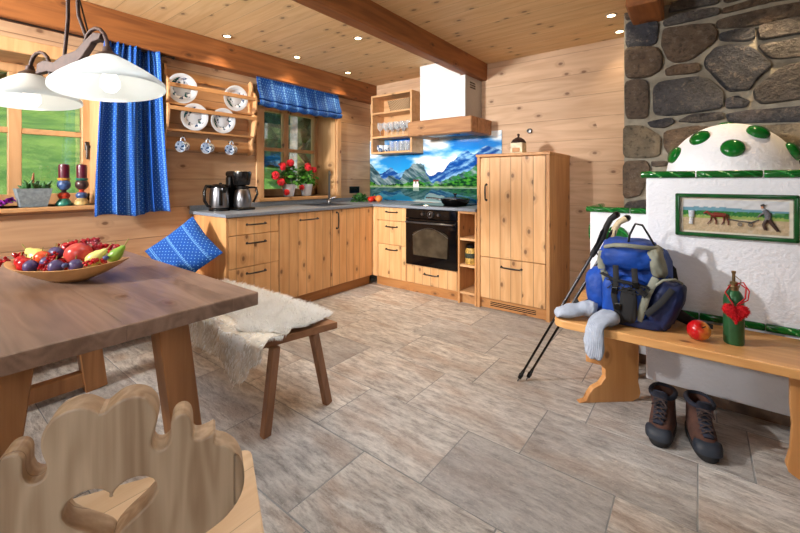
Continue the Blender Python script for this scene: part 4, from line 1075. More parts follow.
# low bench with sheepskin
t = thing('low_bench', (-2.1, 1.17, 0), 'simple brown oak bench with thin splayed legs under a sheepskin', 'bench')
out = [(-2.76, .985), (-1.535, .985), (-1.450, 1.355), (-2.76, 1.355)]
MB().prism(out, .034, Matrix.Translation((0, 0, .416)), bev=.003).build('seat', M['stool'], t)
MB().box(-2.6, 1.03, .395, -1.56, 1.30, .416, .003).build('batten', M['stool'], t)
for a, b_ in (((-1.515, 1.035, .416), (-1.565, 1.02, 0)), ((-1.50, 1.245, .416), (-1.542, 1.372, 0)), ((-2.65, 1.06, .416), (-2.70, 1.0, 0)), ((-2.65, 1.28, .416), (-2.70, 1.35, 0))):
    MB().bar(a, b_, .042, .036, (1, 0, 0), .004).build('leg', M['stool_l'], t)
def sheepskin():
    rng = random.Random(4)
    def S(u, v):
        x = -2.56+1.06*u
        w = .5+.5*noise.noise(V((u*4, 0, 3)))
        side = math.sin(PI*min(1, max(0, u)))**.35
        top_len = .40; drape = (.06+.13*w)*side+.03+(.08*math.sin((u-.70)/.22*PI) if .70 < u < .92 else 0)
        s = v*(top_len+drape)
        yb = 1.375-.03*(1-side)
        xx = x+.05*(v-.35)*(1 if u > .5 else -1)*.6
        if u > .9: xx += .03*noise.noise(V((v*7, 1, 2)))+.09*(.5-abs(v-.35))*(u-.9)*6*.3
        if s < top_len: 
            y = yb-s; z = .462+.012*noise.noise(V((xx*5, y*5, 0)))
            if s < .05: z -= .0
        else:
            d = s-top_len; y = yb-top_len-.018-.03*noise.noise(V((xx*7, d*5, 4)))-.02*d; z = .456-d
        return V((xx, y, z))
    b = MB(); b.grid(S, 60, 40)
    f = MB(); bm = f.bm
    e = .012
    cnt = 0
    while cnt < 30000:
        u, v = rng.uniform(-.0, 1.0), rng.uniform(0, 1)
        p = S(u, v); n = (S(min(1, u+e), v)-S(max(0, u-e), v)).cross(S(u, min(1, v+e))-S(u, max(0, v-e)))
        if n.length < 1e-9: continue
        n.normalize()
        if n.z < -.3: n = -n
        if abs(n.y) > .7 and n.y > 0: n = -n
        on_top = v < .62
        if v > .74 and rng.random() < .9: continue
        L = rng.uniform(.03, .056)*(1 if on_top else .5)
        cl = V((noise.noise(p*16), noise.noise(p*16+V((9, 2, 1))), 0))*.9
        out = V(((u-.5)*.8 if abs(u-.5) > .4 else 0, .9 if v < .08 else (-.6 if .5 < v < .7 else 0), -.15))
        d = (n+V((rng.uniform(-.6, .6), rng.uniform(-.6, .6), rng.uniform(-.5, .15)))+cl+out).normalized()
        if not on_top: d = (d+V((0, 0, -.9))).normalized()
        w = d.cross(V((rng.gauss(0, 1), rng.gauss(0, 1), rng.gauss(0, 1)))).normalized()*rng.uniform(.0012, .0026)
        m = p+d*L*.55+V((0, 0, .004)); q = p+d*L+V((0, 0, -.006))+cl*.008
        a, c_, g, h, k = bm.verts.new(p-w), bm.verts.new(p+w), bm.verts.new(m+w*.8), bm.verts.new(m-w*.8), bm.verts.new(q)
        bm.faces.new((a, c_, g, h)); bm.faces.new((h, g, k)); cnt += 1
    t = thing('sheepskin', (-2.0, 1.17, .455), 'fluffy white sheepskin draped over the low bench', 'sheepskin')
    o = b.build('hide', plain('tanned_hide', (224, 214, 198), .9, var=.15), t, smooth=80)
    md = o.modifiers.new('thick', 'SOLIDIFY'); md.thickness = .004
    t2 = NT('white_wool'); wc = t2.mix(t2.noise(t2.obj(), 14, 3), lin(244, 242, 236), lin(255, 255, 255))
    wd, wt, wm = t2.n('BsdfDiffuse', Color=wc), t2.n('BsdfTranslucent', Color=wc), t2.n('MixShader')
    t2.set(wm.inputs[0], .45); t2.t.links.new(wd.outputs[0], wm.inputs[1]); t2.t.links.new(wt.outputs[0], wm.inputs[2]); t2.t.links.new(wm.outputs[0], t2.out.inputs[0])
    tag(f.build('fleece', t2.mat, t), kind='stuff')
sheepskin()

# carved chair in the foreground
def chair():
    C = V((-.705, .184, 0)); lat = V((.439, .898, 0)).normalized(); fw = V((-.898, .439, 0)).normalized()
    t = thing('carved_chair', tuple(C+fw*.2), 'pale pine farmhouse chair with heart cutout in its carved back', 'chair')
    def T(lean=0):
        up = (V((0, 0, 1))-fw*lean).normalized()
        m = Matrix((lat, up, fw)).transposed().to_4x4(); return m
    half = [(.012, .833), (.022, .839), (.034, .841), (.047, .838), (.058, .831), (.067, .818), (.071, .801), (.069, .784), (.064, .770), (.063, .758), (.068, .749), (.076, .746), (.084, .750), (.0885, .760), (.089, .772), (.0885, .782), (.092, .791), (.100, .796), (.109, .795), (.116, .788), (.119, .775), (.1195, .763), (.120, .751), (.128, .747), (.140, .748), (.153, .753), (.154, .742), (.151, .730), (.157, .724), (.169, .719), (.182, .707), (.192, .691), (.198, .671), (.199, .650), (.195, .630), (.185, .613), (.168, .597), (.150, .588), (.130, .580), (.112, .565), (.10, .54), (.092, .50), (.088, .452)]
    half = [(a, b-.006 if b > .74 else b) for a, b in half]
    o = [(0, .817)]+half+[(-a, b) for a, b in half[::-1]]
    o = [q for p_, n_ in zip(o, o[1:]+o[:1]) for q in ((p_[0]*.75+n_[0]*.25, p_[1]*.75+n_[1]*.25), (p_[0]*.25+n_[0]*.75, p_[1]*.25+n_[1]*.75))]
    h = []
    for k in range(36):
        a = 2*PI*(k+.5)/36
        hx = .0585*math.sin(a)**3; hz = (13*math.cos(a)-5*math.cos(2*a)-2*math.cos(3*a)-math.cos(4*a))/16*.05
        h.append((hx+.012, .672+hz))
    lean = .0
    Mt = Matrix.Translation(C) @ T(0)
    MB().prism(o, .046, Mt, [h], .0035).build('backrest', M['chair'], t)
    so = []
    for cx_, cy_, a0 in ((.219, .37, 0), (-.219, .37, 90), (-.219, -.02, 180), (.219, -.02, 270)):
        for k in range(5):
            a = math.radians(a0+k*22.5); so.append((cx_+.026*math.cos(a), cy_+.026*math.sin(a)))
    S = Matrix((lat, fw, V((0, 0, 1)))).transposed().to_4x4(); S.translation = C+V((0, 0, .42))
    MB().prism(so, .03, S, bev=.005).build('seat', M['chair_s'], t)
    for a, b in ((.15, .30), (-.15, .30), (.13, .06), (-.13, .06)):
        p = C+lat*a+fw*b+V((0, 0, .42)); q = C+lat*a*1.35+fw*(b+(.06 if b > .1 else -.07))
        MB().tube([tuple(p), tuple(q)], [.022, .015], 8).build('leg', M['chair_s'], t)
chair()

# fruit bowl
def fruit():
    ctr = V((-2.026, .417, .76)); ra = math.atan2(.612, .791)
    ctr = ctr+V((.006, .005, 0)); R = Matrix.Translation(ctr) @ Matrix.Rotation(ra, 4, 'Z')
    b = MB()
    pr = [(0, .004), (.05, .002), (.07, .002), (.13, .022), (.19, .046), (.232, .066), (.236, .068), (.228, .069), (.185, .053), (.125, .030), (.06, .012), (0, .010)]
    b.lathe(pr, None, 48, .96, .60)
    for v in b.bm.verts: v.co.z += .62*max(0, abs(v.co.x)-.05)**2
    b.xf(R)
    tag(b.build('fruit_bowl', wood('bowl_limewood', (196, 146, 88), (222, 178, 122), 'X', 'Y', 0, .4, 0), smooth=60), 'oval wooden bowl heaped with fruit on the dining table', 'bowl')
    P = lambda a, c, z: R @ V((a, c, z))
    apple_m = NT('peach_red_skin'); x = apple_m.xyz(apple_m.obj())
    apple_m.pbr(apple_m.mix(apple_m.step(apple_m.m('ADD', x[2], apple_m.m('MULTIPLY', apple_m.noise(apple_m.obj(), 26, 3), .05)), -.02, .05), lin(232, 140, 84), lin(200, 70, 62)), .28)
    plum = plain('bluish_plum_skin', (70, 58, 104), .4, var=.5, scale=18); red = plain('red_plum_skin', (176, 26, 34), .25, var=.3, scale=20); orange = plain('orange_fruit_skin', (224, 84, 40), .3, var=.25, scale=20)
    yel = plain('yellow_pear_skin', (214, 206, 116), .35, var=.12, scale=16); grn = plain('green_pear_skin', (122, 160, 52), .35, var=.2, scale=16); berry = plain('redcurrant_skin', (164, 6, 22), .12, var=.25, scale=40); blue = plain('blueberry_skin', (60, 66, 110), .5, var=.3, scale=40)
    stemm = plain('fruit_stalk', (140, 134, 60), .7)
    def rnd_fruit(nm, a, c, z, r, mat, label, cat, sc=1.0, stem=True):
        o = MB().ball(P(a, c, z), (r, r, r*sc), 3, nz=.06, seed=a*50, nf=1.4).build(nm, mat, smooth=60); tag(o, label, cat)
        if stem: MB().tube([tuple(P(a, c, z+r*sc*.93)), tuple(P(a+.004, c, z+r*sc+.014))], .0018, 5).build('stalk', stemm, o)
    rnd_fruit('apple', .036, .0, .108, .047, apple_m.mat, 'big red and yellow apple at the middle of the fruit bowl', 'fruit', .94)
    def pear(a, c, z, L, r, d, mat, label, tip=None):
        d = V(d).normalized(); p0 = P(a, c, z); d = (R.to_3x3() @ d)
        q = d.to_track_quat('Z', 'Y').to_matrix().to_4x4(); q.translation = p0
        o = MB().lathe([(0, -L*.5), (r*.55, -L*.46), (r*.92, -L*.3), (r, -L*.1), (r*.82, L*.12), (r*.5, L*.3), (r*.4, L*.42), (r*.22, L*.49), (0, L*.5)], q, 20).build('pear', mat, smooth=60); tag(o, label, 'fruit')
        MB().tube([tuple(p0+d*L*.49), tuple(p0+d*(L*.5+.012)+V((0, 0, .004))), tuple(p0+d*(L*.5+.024)+V((0, 0, .01)))], .002, 5).build('stalk', stemm, o)
    pear(-.140, .005, .098, .105, .034, (-.75, .1, .42), yel, 'pale yellow pear at the left end of the fruit bowl')
    pear(.118, -.01, .098, .09, .028, (.6, .1, .5), yel, 'yellow-green pear right of the big apple in the bowl')
    pear(.192, .0, .110, .08, .024, (.55, .1, .62), grn, 'bright green pear at the right end of the fruit bowl')
    for a, c, z, r, m_, lb in ((.012, -.075, .072, .026, plum, 'blue plum in front of the big apple'), (.076, -.062, .074, .024, plum, 'blue plum to the right in front of the big apple'), (-.098, -.062, .070, .025, plum, 'blue plum at the front left of the fruit bowl'), (-.085, .03, .106, .024, plum, 'blue plum just right of the yellow pear, at the back'), (-.052, .0, .110, .023, plum, 'blue plum between the yellow pear and the big apple'),
                            (-.128, -.052, .074, .028, red, 'red plum at the front left beside the blue plum'), (-.168, -.03, .084, .022, red, 'small red plum at the left rim under the yellow pear'), (-.082, -.032, .098, .027, orange, 'orange-red plum beside the yellow pear'), (-.055, .055, .118, .024, red, 'red plum at the back left of the heap'), (-.045, -.055, .086, .02, plum, 'small dark plum at the front of the heap, left of the middle'),
                            (.14, .06, .110, .026, red, 'red plum at the back right of the heap'), (.06, .07, .112, .026, red, 'red plum behind the big apple'), (-.02, .06, .075, .03, orange, 'orange plum low at the back of the heap'), (.10, .02, .065, .03, red, 'red plum low in the heap under the pears'), (-.04, .0, .060, .03, red, 'red plum low in the middle of the heap')):
        rnd_fruit('plum', a, c, z, r, m_, lb, 'fruit', 1.05)
    for a, c, z, lb in ((.172, -.035, .098, 'dark blueberry near the green pear'), (.055, -.085, .080, 'dark blueberry at the front rim below the big apple')): rnd_fruit('blueberry', a, c, z, .011, blue, lb, 'fruit', .9, False)
    rng = random.Random(9)
    def sprig(a, c, z, d, L, label, n=16):
        p0 = P(a, c, z); d = (R.to_3x3() @ V(d)).normalized(); e = MB(); pts = []
        for k in range(5): pts.append(p0+d*(L*k/4)+V((0, 0, -.012*(k/4)**2)))
        o = MB().tube([tuple(p) for p in pts], .0014, 5)
        for k in range(n):
            f = .1+.9*k/n; p = p0+d*L*f+V((rng.uniform(-1, 1), rng.uniform(-1, 1), rng.uniform(-.6, .9)))*.011
            e.ball(p, (.0068,)*3, 1)
        r_ = e.build('redcurrant_sprig', berry, smooth=80); tag(r_, label, 'fruit', 'redcurrant sprigs in the fruit bowl')
        o.build('stalk', stemm, r_)
    S_ = [(-.03, .02, .135, (1, .1, .35), .06, 'redcurrant sprig on top of the heap, just left of the big apple', 26), (.0, .06, .145, (1, 0, .1), .07, 'redcurrant sprig topping the heap behind the big apple', 26), (.07, .04, .140, (1, 0, -.2), .07, 'redcurrant sprig running right from behind the big apple', 24),
          (.125, .045, .130, (1, -.2, -.15), .06, 'redcurrant sprig between the two right-hand pears', 20), (-.03, -.03, .115, (.2, -1, -.5), .05, 'redcurrant sprig running down left of the big apple', 20), (.115, -.065, .080, (1, .2, .2), .06, 'redcurrant sprig lying along the front right rim', 18),
          (-.05, -.08, .070, (1, 0, .02), .06, 'redcurrant sprig lying along the front rim left of the middle plum', 18), (-.21, -.01, .100, (.9, -.5, .1), .05, 'redcurrant sprig on the left tip of the bowl', 16), (-.215, -.03, .096, (-.8, -.35, -.55), .045, 'redcurrant sprig hanging over the left tip of the bowl', 14), (-.09, .06, .125, (1, -.2, .2), .06, 'redcurrant sprig at the back left beside the red plum', 18)]
    for s_ in S_: sprig(s_[0], s_[1], s_[2], s_[3], s_[4], s_[5], s_[6])
fruit()

# ================================================================== STOVE CORNER
SX0, SX1, SY = -.234, 1.15, 2.51
t = stove = thing('tiled_stove', (.3, 2.95, 0), 'white plastered stove with a dome and green glazed tiles', 'stove')
def soft_box(x0, y0, z0, x1, y1, z1): return MB().box(x0, y0, z0, x1, y1, z1, .012, seg=3)
soft_box(SX0, SY, .075, SX1, 3.295, 1.182).build('firebox', M['plaster'], t, smooth=40)
soft_box(-.585, 2.845, .075, SX0+.02, 3.295, .958).build('side_block', M['plaster'], t, smooth=40)
MB().box(SX0+.05, SY+.06, 0, SX1, 3.29, .08).box(-.57, 2.89, 0, SX0+.1, 3.29, .08).build('plinth', plain('brown_plinth_tile', (120, 98, 82), .6, var=.3, scale=14), t)
def moulding(pts, z, r):
    for (p, q) in pts:
        p, q = V((*p, z)), V((*q, z)); d = (q-p).normalized()
        MB().tube([p, p+d*.004, q-d*.004, q], [r*.82, r, r, r*.82], 14).build('moulding', M['gglaze'], t, smooth=50)
moulding([((-.256, SY-.004), (-.018, SY-.004)), ((-.014, SY-.004), (.236, SY-.004)), ((.240, SY-.004), (.490, SY-.004)), ((.494, SY-.004), (.744, SY-.004)), ((-.239, SY+.01), (-.239, 2.76)), ((-.239, 2.765), (-.239, 3.0))], 1.196, .0185)
moulding([((-.607, 2.842), (-.352, 2.842)), ((-.348, 2.842), (-.25, 2.842)), ((-.588, 2.86), (-.588, 3.1)), ((-.588, 3.105), (-.588, 3.29))], .972, .0185)
moulding([((-.24, SY-.004), (-.005, SY-.004)), ((-.0, SY-.004), (.243, SY-.004)), ((.247, SY-.004), (.497, SY-.004)), ((.501, SY-.004), (.751, SY-.004)), ((-.238, SY+.01), (-.238, 2.83))], .470, .018)
moulding([((-.60, 2.842), (-.255, 2.842)), ((-.588, 2.86), (-.588, 3.1))], .475, .018)
# dome
DC = V((.13, 2.95, 1.185)); DR = (.298, .298, .308)
prd = [(.298*math.cos(a), .308*math.sin(a)) for a in [PI/2*k/20 for k in range(21)]]
MB().lathe([(0, 0)]+prd[:-1]+[(0, .308)], Matrix.Translation(DC), 56).build('dome', M['plaster'], t, smooth=60)
def dknob(x, z, side=-1):
    # find the point on the dome's front at x, z
    a = (x-DC.x)/DR[0]; c = (z-DC.z)/DR[2]; q = max(0.0, 1-a*a-c*c)
    n = V((a, side*math.sqrt(q), c)); p = DC+V((n.x*DR[0], n.y*DR[1], n.z*DR[2])); n = V((n.x/DR[0], n.y/DR[1], n.z/DR[2])).normalized()
    m = n.to_track_quat('Z', 'Y').to_matrix().to_4x4(); m.translation = p
    MB().lathe([(.05, -.012), (.052, .0), (.05, .01), (.040, .020), (.022, .027), (0, .029)], m, 24).build('glazed_knob', M['gknob'], t, smooth=60)
for x, z in ((-.118, 1.315), (.0, 1.405), (.137, 1.335), (.245, 1.42), (.385, 1.315)): dknob(x, z)
for x, z in ((.125, 1.480), (.0, 1.33), (.27, 1.33)): dknob(x, z, 1)
# round glazed medallions on the side block
def medal(p, n):
    m = V(n).to_track_quat('Z', 'Y').to_matrix().to_4x4(); m.translation = V(p)
    MB().lathe([(.068, -.004), (.07, .008), (.06, .02), (.052, .016), (.036, .016), (.026, .026), (0, .03)], m, 28).build('medallion', M['gglaze'], t, smooth=50)
medal((-.425, 2.845, .80), (0, -1, 0)); medal((-.585, 2.96, .81), (-1, 0, 0)); medal((-.425, 2.845, .62), (0, -1, 0))

# relief picture tile
def picture():
    x0, x1, z0, z1, Y = -.102, .358, .880, 1.098, SY-.002
    t = thing('picture_tile', ((x0+x1)/2, Y, z0), 'framed relief tile showing a farmer ploughing behind a horse', 'picture')
    w = .020
    f = MB()
    for a, c in (((x0, z0), (x1, z0+w)), ((x0, z1-w), (x1, z1)), ((x0, z0), (x0+w, z1)), ((x1-w, z0), (x1, z1))): f.box(a[0], Y-.024, a[1], c[0], Y, c[1], .007, seg=2)
    f.build('frame', plain('dark_green_glaze', (30, 84, 44), .15, var=.2), t, smooth=40)
    X0, X1, Z0, Z1 = x0+w-.003, x1-w+.003, z0+w-.003, z1-w+.003
    def col(u, v):
        n = noise.noise(V((u*22, v*9, 1))); n2 = noise.noise(V((u*60, v*30, 4)))
        if u < .035 or u > .965 or v < .06 or v > .93: return lin(226, 220, 206)
        if v > .70+.03*math.sin(u*5)+.02*n: return lin(214, 218, 222)
        if v > .62+.02*n: return lin(110, 158, 176)
        if v > .50+.03*n2: return lin(58+30*n2, 124+30*n2, 66)
        if v > .42+.02*n: return lin(150, 176, 96)
        k = n2*22
        return lin(196+k, 176+k, 144+k)
    MB().grid(lambda u, v: V((X0+(X1-X0)*u, Y-.006-.002*noise.noise(V((u*20, v*10, 0))), Z0+(Z1-Z0)*v)), 96, 44, colfn=col).build('painted_ground', M['picture'], t, smooth=60)
    W, H = X1-X0, Z1-Z0
    P = lambda u, v: (X0+W*u, Y-.012, Z0+H*v)
    def blob(pts, r, nm, c):
        MB().tube([P(*p) for p in pts], [(q, q*.5) for q in r], 8, flat=(0, 0, 1) if abs(pts[0][0]-pts[-1][0]) > abs(pts[0][1]-pts[-1][1])*.4 else (1, 0, 0)).build(nm, plain(nm+'_paint', c, .3, var=.2, scale=200), t, smooth=60)
    blob([(.30, .52), (.34, .53), (.40, .52), (.44, .53)], [.006, .012, .011, .008], 'horse_body', (120, 48, 36))
    blob([(.30, .53), (.265, .60), (.235, .55)], [.007, .006, .004], 'horse_head', (130, 54, 40))
    for a, b_ in ((.31, .27), (.33, .35), (.42, .40), (.44, .46)): blob([(a, .48), ((a+b_)/2+.01, .36), (b_, .26)], [.004, .003, .002], 'horse_leg', (104, 44, 34))
    blob([(.45, .55), (.47, .44)], [.003, .002], 'horse_tail', (80, 36, 30))
    blob([(.46, .42), (.56, .38), (.66, .36), (.72, .44)], [.003, .003, .003, .003], 'plough', (90, 88, 84))
    for u in (.56, .65): MB().lathe([(.009, -.002), (.009, .002), (.006, .002), (.006, -.002), (.009, -.002)], Matrix.Translation(P(u, .30)) @ MX90, 14).build('plough_wheel', plain('plough_wheel_paint', (110, 110, 108), .4), t)
    blob([(.795, .46), (.79, .60), (.765, .70)], [.011, .012, .009], 'farmer_coat', (104, 104, 108))
    blob([(.775, .64), (.735, .58), (.71, .50)], [.005, .004, .003], 'farmer_arm', (112, 110, 112))
    blob([(.752, .74), (.745, .79)], [.006, .005], 'farmer_head', (196, 150, 120)); blob([(.735, .80), (.768, .83)], [.005, .006], 'farmer_cap', (74, 70, 70))
    blob([(.80, .45), (.84, .30), (.875, .17)], [.009, .007, .006], 'farmer_leg', (70, 52, 46)); blob([(.785, .45), (.76, .32), (.775, .18)], [.009, .007, .006], 'farmer_leg', (76, 58, 50))
    blob([(.115, .25), (.12, .42)], [.009, .008], 'shrine', (206, 210, 214)); blob([(.12, .44), (.12, .62)], [.011, .013], 'shrine_top', (196, 204, 214)); blob([(.119, .52), (.121, .58)], [.006, .006], 'shrine_niche', (60, 66, 78))
picture()

# stove bench
t = thing('stove_bench', (.1, 2.3, 0), 'pine corner bench with wavy carved leg boards around the stove', 'bench')
so = [(-.592, 2.838), (-.605, 2.6), (-.605, 2.12)]
so += [(-.605+.07-.07*math.cos(a), 2.12-.05*math.sin(a)) for a in [PI/2*k/6 for k in range(1, 7)]]
so += [(.2, 2.078), (1.0, 2.078), (1.0, 2.482), (-.274, 2.482), (-.274, 2.82)]
MB().prism(so, .040, Matrix.Translation((0, 0, .41)), bev=.005).build('seat', M['bench'], t)
wav = [(0, 0), (.036, .012), (.052, .045), (.075, .075), (.115, .095), (.14, .13), (.138, .175), (.105, .205), (.07, .225), (.062, .255), (.072, .30), (.058, .35), (.045, .41)]
def leg_board(p, d, w, th, nm='leg_board', bow=True):
    d = V((*d, 0)).normalized(); n = V((-d.y, d.x, 0))
    o = wav+[(w-.0, .41), (w, .28), (w-.006, .20), (w, .10), (w+.012, .045), (w+.004, .02), (w-.03, 0)]
    m = Matrix((d, V((0, 0, 1)), n)).transposed().to_4x4(); m.translation = V(p)
    return MB().prism(o, th, m, bev=.003).build(nm, M['bench_l'], t)
leg_board((-.497, 2.175, 0), (.72, .62), .32, .035)
leg_board((.62, 2.17, 0), (-1, 0), .34, .035)
MB().box(-.335, 2.64, .0, -.285, 2.68, .41, .003).build('post', M['bench_l'], t)
MB().box(-.58, 2.70, 0, -.36, 2.735, .41, .003).build('rear_board', M['bench_l'], t)

# apple, bottle, heart
def apple():
    x, y, z = -.006, 2.19, .451
    ap = NT('bench_apple_skin'); o = ap.xyz(ap.obj())
    ap.pbr(ap.mix(ap.step(ap.m('ADD', ap.m('MULTIPLY', o[0], 1.0), ap.m('MULTIPLY', ap.noise(ap.obj(), 30, 3), .06)), .028, .075), lin(190, 22, 28), lin(222, 150, 60)), .22)
    pr = [(0, .012), (.006, .004), (.018, .0), (.034, .012), (.0435, .036), (.043, .055), (.034, .074), (.018, .082), (.007, .078), (0, .070)]
    Mt = Matrix.Rotation(math.radians(48), 4, V((.75, .62, 0)))
    b = MB().lathe([(r, q-.04) for r, q in pr], Mt, 28); b.xf(Matrix.Translation((x, y, z+.0415)))
    a = b.build('apple', ap.mat, smooth=60); tag(a, 'shiny red apple lying on the stove bench', 'fruit')
    s = MB().tube([(0, 0, .028), (.003, .001, .050)], [.0018, .0024], 6).xf(Mt).xf(Matrix.Translation((x, y, z+.0415))); s.build('stalk', M['soil'], a)
apple()
bx, by = .118, 2.245
t = thing('drinking_bottle', (bx, by, .45), 'slim dark green metal drinking bottle on the stove bench', 'bottle')
T = Matrix.Translation((bx, by, .4505))
MB().lathe([(0, 0), (.034, 0), (.0365, .006), (.0365, .19), (.034, .206), (.024, .226), (.017, .234), (0, .234)], T, 28).build('bottle_body', plain('green_enamel', (46, 96, 60), .3, .2, var=.15), t, smooth=50)
br = plain('aged_brass', (150, 128, 92), .35, .9)
MB().lathe([(.018, .232), (.018, .252), (.014, .256), (.014, .268), (.006, .272), (.006, .305), (.008, .308), (.008, .316), (0, .318)], T, 20).build('stopper', br, t, smooth=40)
MB().tube([(bx+.018*math.cos(a), by+.018*math.sin(a), .70) for a in [2*PI*k/16 for k in range(16)]], .003, 6, closed=True).tube([(bx+.018, by, .70), (bx+.024, by-.01, .73), (bx+.006, by-.004, .745)], .002, 6).build('wire_clip', br, t)
t = thing('felt_heart', (bx, by-.045, .56), 'fluffy red heart on a red cord hung on the green bottle', 'ornament')
rng = random.Random(6); hb = MB()
def hpt(a): return (.043*math.sin(a)**3, (13*math.cos(a)-5*math.cos(2*a)-2*math.cos(3*a)-math.cos(4*a))/16*.042)
def heart_s(u, v):
    a = 2*PI*u; p = hpt(a); e = math.sin(PI*v); s = -math.cos(PI*v)
    return V((bx+.004+p[0]*e**.7, by-.056+.017*s, .600+p[1]*e**.7))
hb.grid(heart_s, 40, 14, cu=True)
bm = hb.bm
for k in range(2600):
    u, v = rng.random(), rng.random(); p = heart_s(u, v); n = (p-V((bx+.004, by-.056, .60))).normalized()
    d = (n+V((rng.gauss(0, .6), rng.gauss(0, .6), rng.gauss(0, .6)))).normalized(); w = d.cross(V((rng.gauss(0, 1), rng.gauss(0, 1), 1))).normalized()*.0011
    L = rng.uniform(.005, .011); a, c, g = bm.verts.new(p-w), bm.verts.new(p+w), bm.verts.new(p+d*L); bm.faces.new((a, c, g))
hb.build('heart', plain('red_felt', (206, 14, 30), .9, var=.2), t)
cord = plain('red_cord', (176, 10, 26), .8)
MB().tube([(bx-.004, by-.052, .632), (bx-.03, by-.03, .675), (bx-.012, by-.01, .705), (bx+.012, by+.01, .708)], .003, 6).tube([(bx+.008, by-.052, .632), (bx+.036, by-.03, .66), (bx+.040, by-.012, .70), (bx+.018, by, .715), (bx+.004, by-.012, .706)], .003, 6).tube([(bx+.012, by-.05, .632), (bx+.044, by-.034, .655), (bx+.05, by-.02, .69), (bx+.032, by-.005, .722), (bx+.012, by+.01, .712)], .0025, 6).build('cord', cord, t, smooth=60)

# backpack
def sq(b, c, r, e1=.6, e2=.6, Mt=None, nz=.03, seed=0, nu=40, nv=20):
    pw = lambda q, e: math.copysign(abs(q)**e, q)
    def f(u, v):
        a, h = 2*PI*u, -PI/2+PI*v
        p = V((pw(math.cos(h), e1)*pw(math.cos(a), e2), pw(math.cos(h), e1)*pw(math.sin(a), e2), pw(math.sin(h), e1)))
        k = 1+nz*noise.noise(p*2.6+V((seed, seed*2, 0)))+nz*.6*noise.noise(p*6+V((seed, 0, 4)))
        p = V((p.x*r[0]*k, p.y*r[1]*k, p.z*r[2]*k))
        if Mt is not None: p = Mt @ p
        return p+V(c)
    b.grid(f, nu, nv, cu=True); return b
M['nylon'] = plain('blue_nylon', (0, 62, 150), .6, var=.25, scale=10, bump=.016, bscale=15)
M['nylon_d'] = plain('navy_nylon', (8, 26, 70), .65, var=.25, scale=10, bump=.014, bscale=17)
M['khaki'] = plain('grey_khaki_nylon', (126, 128, 114), .7, var=.2, scale=20, bump=.003, bscale=50)
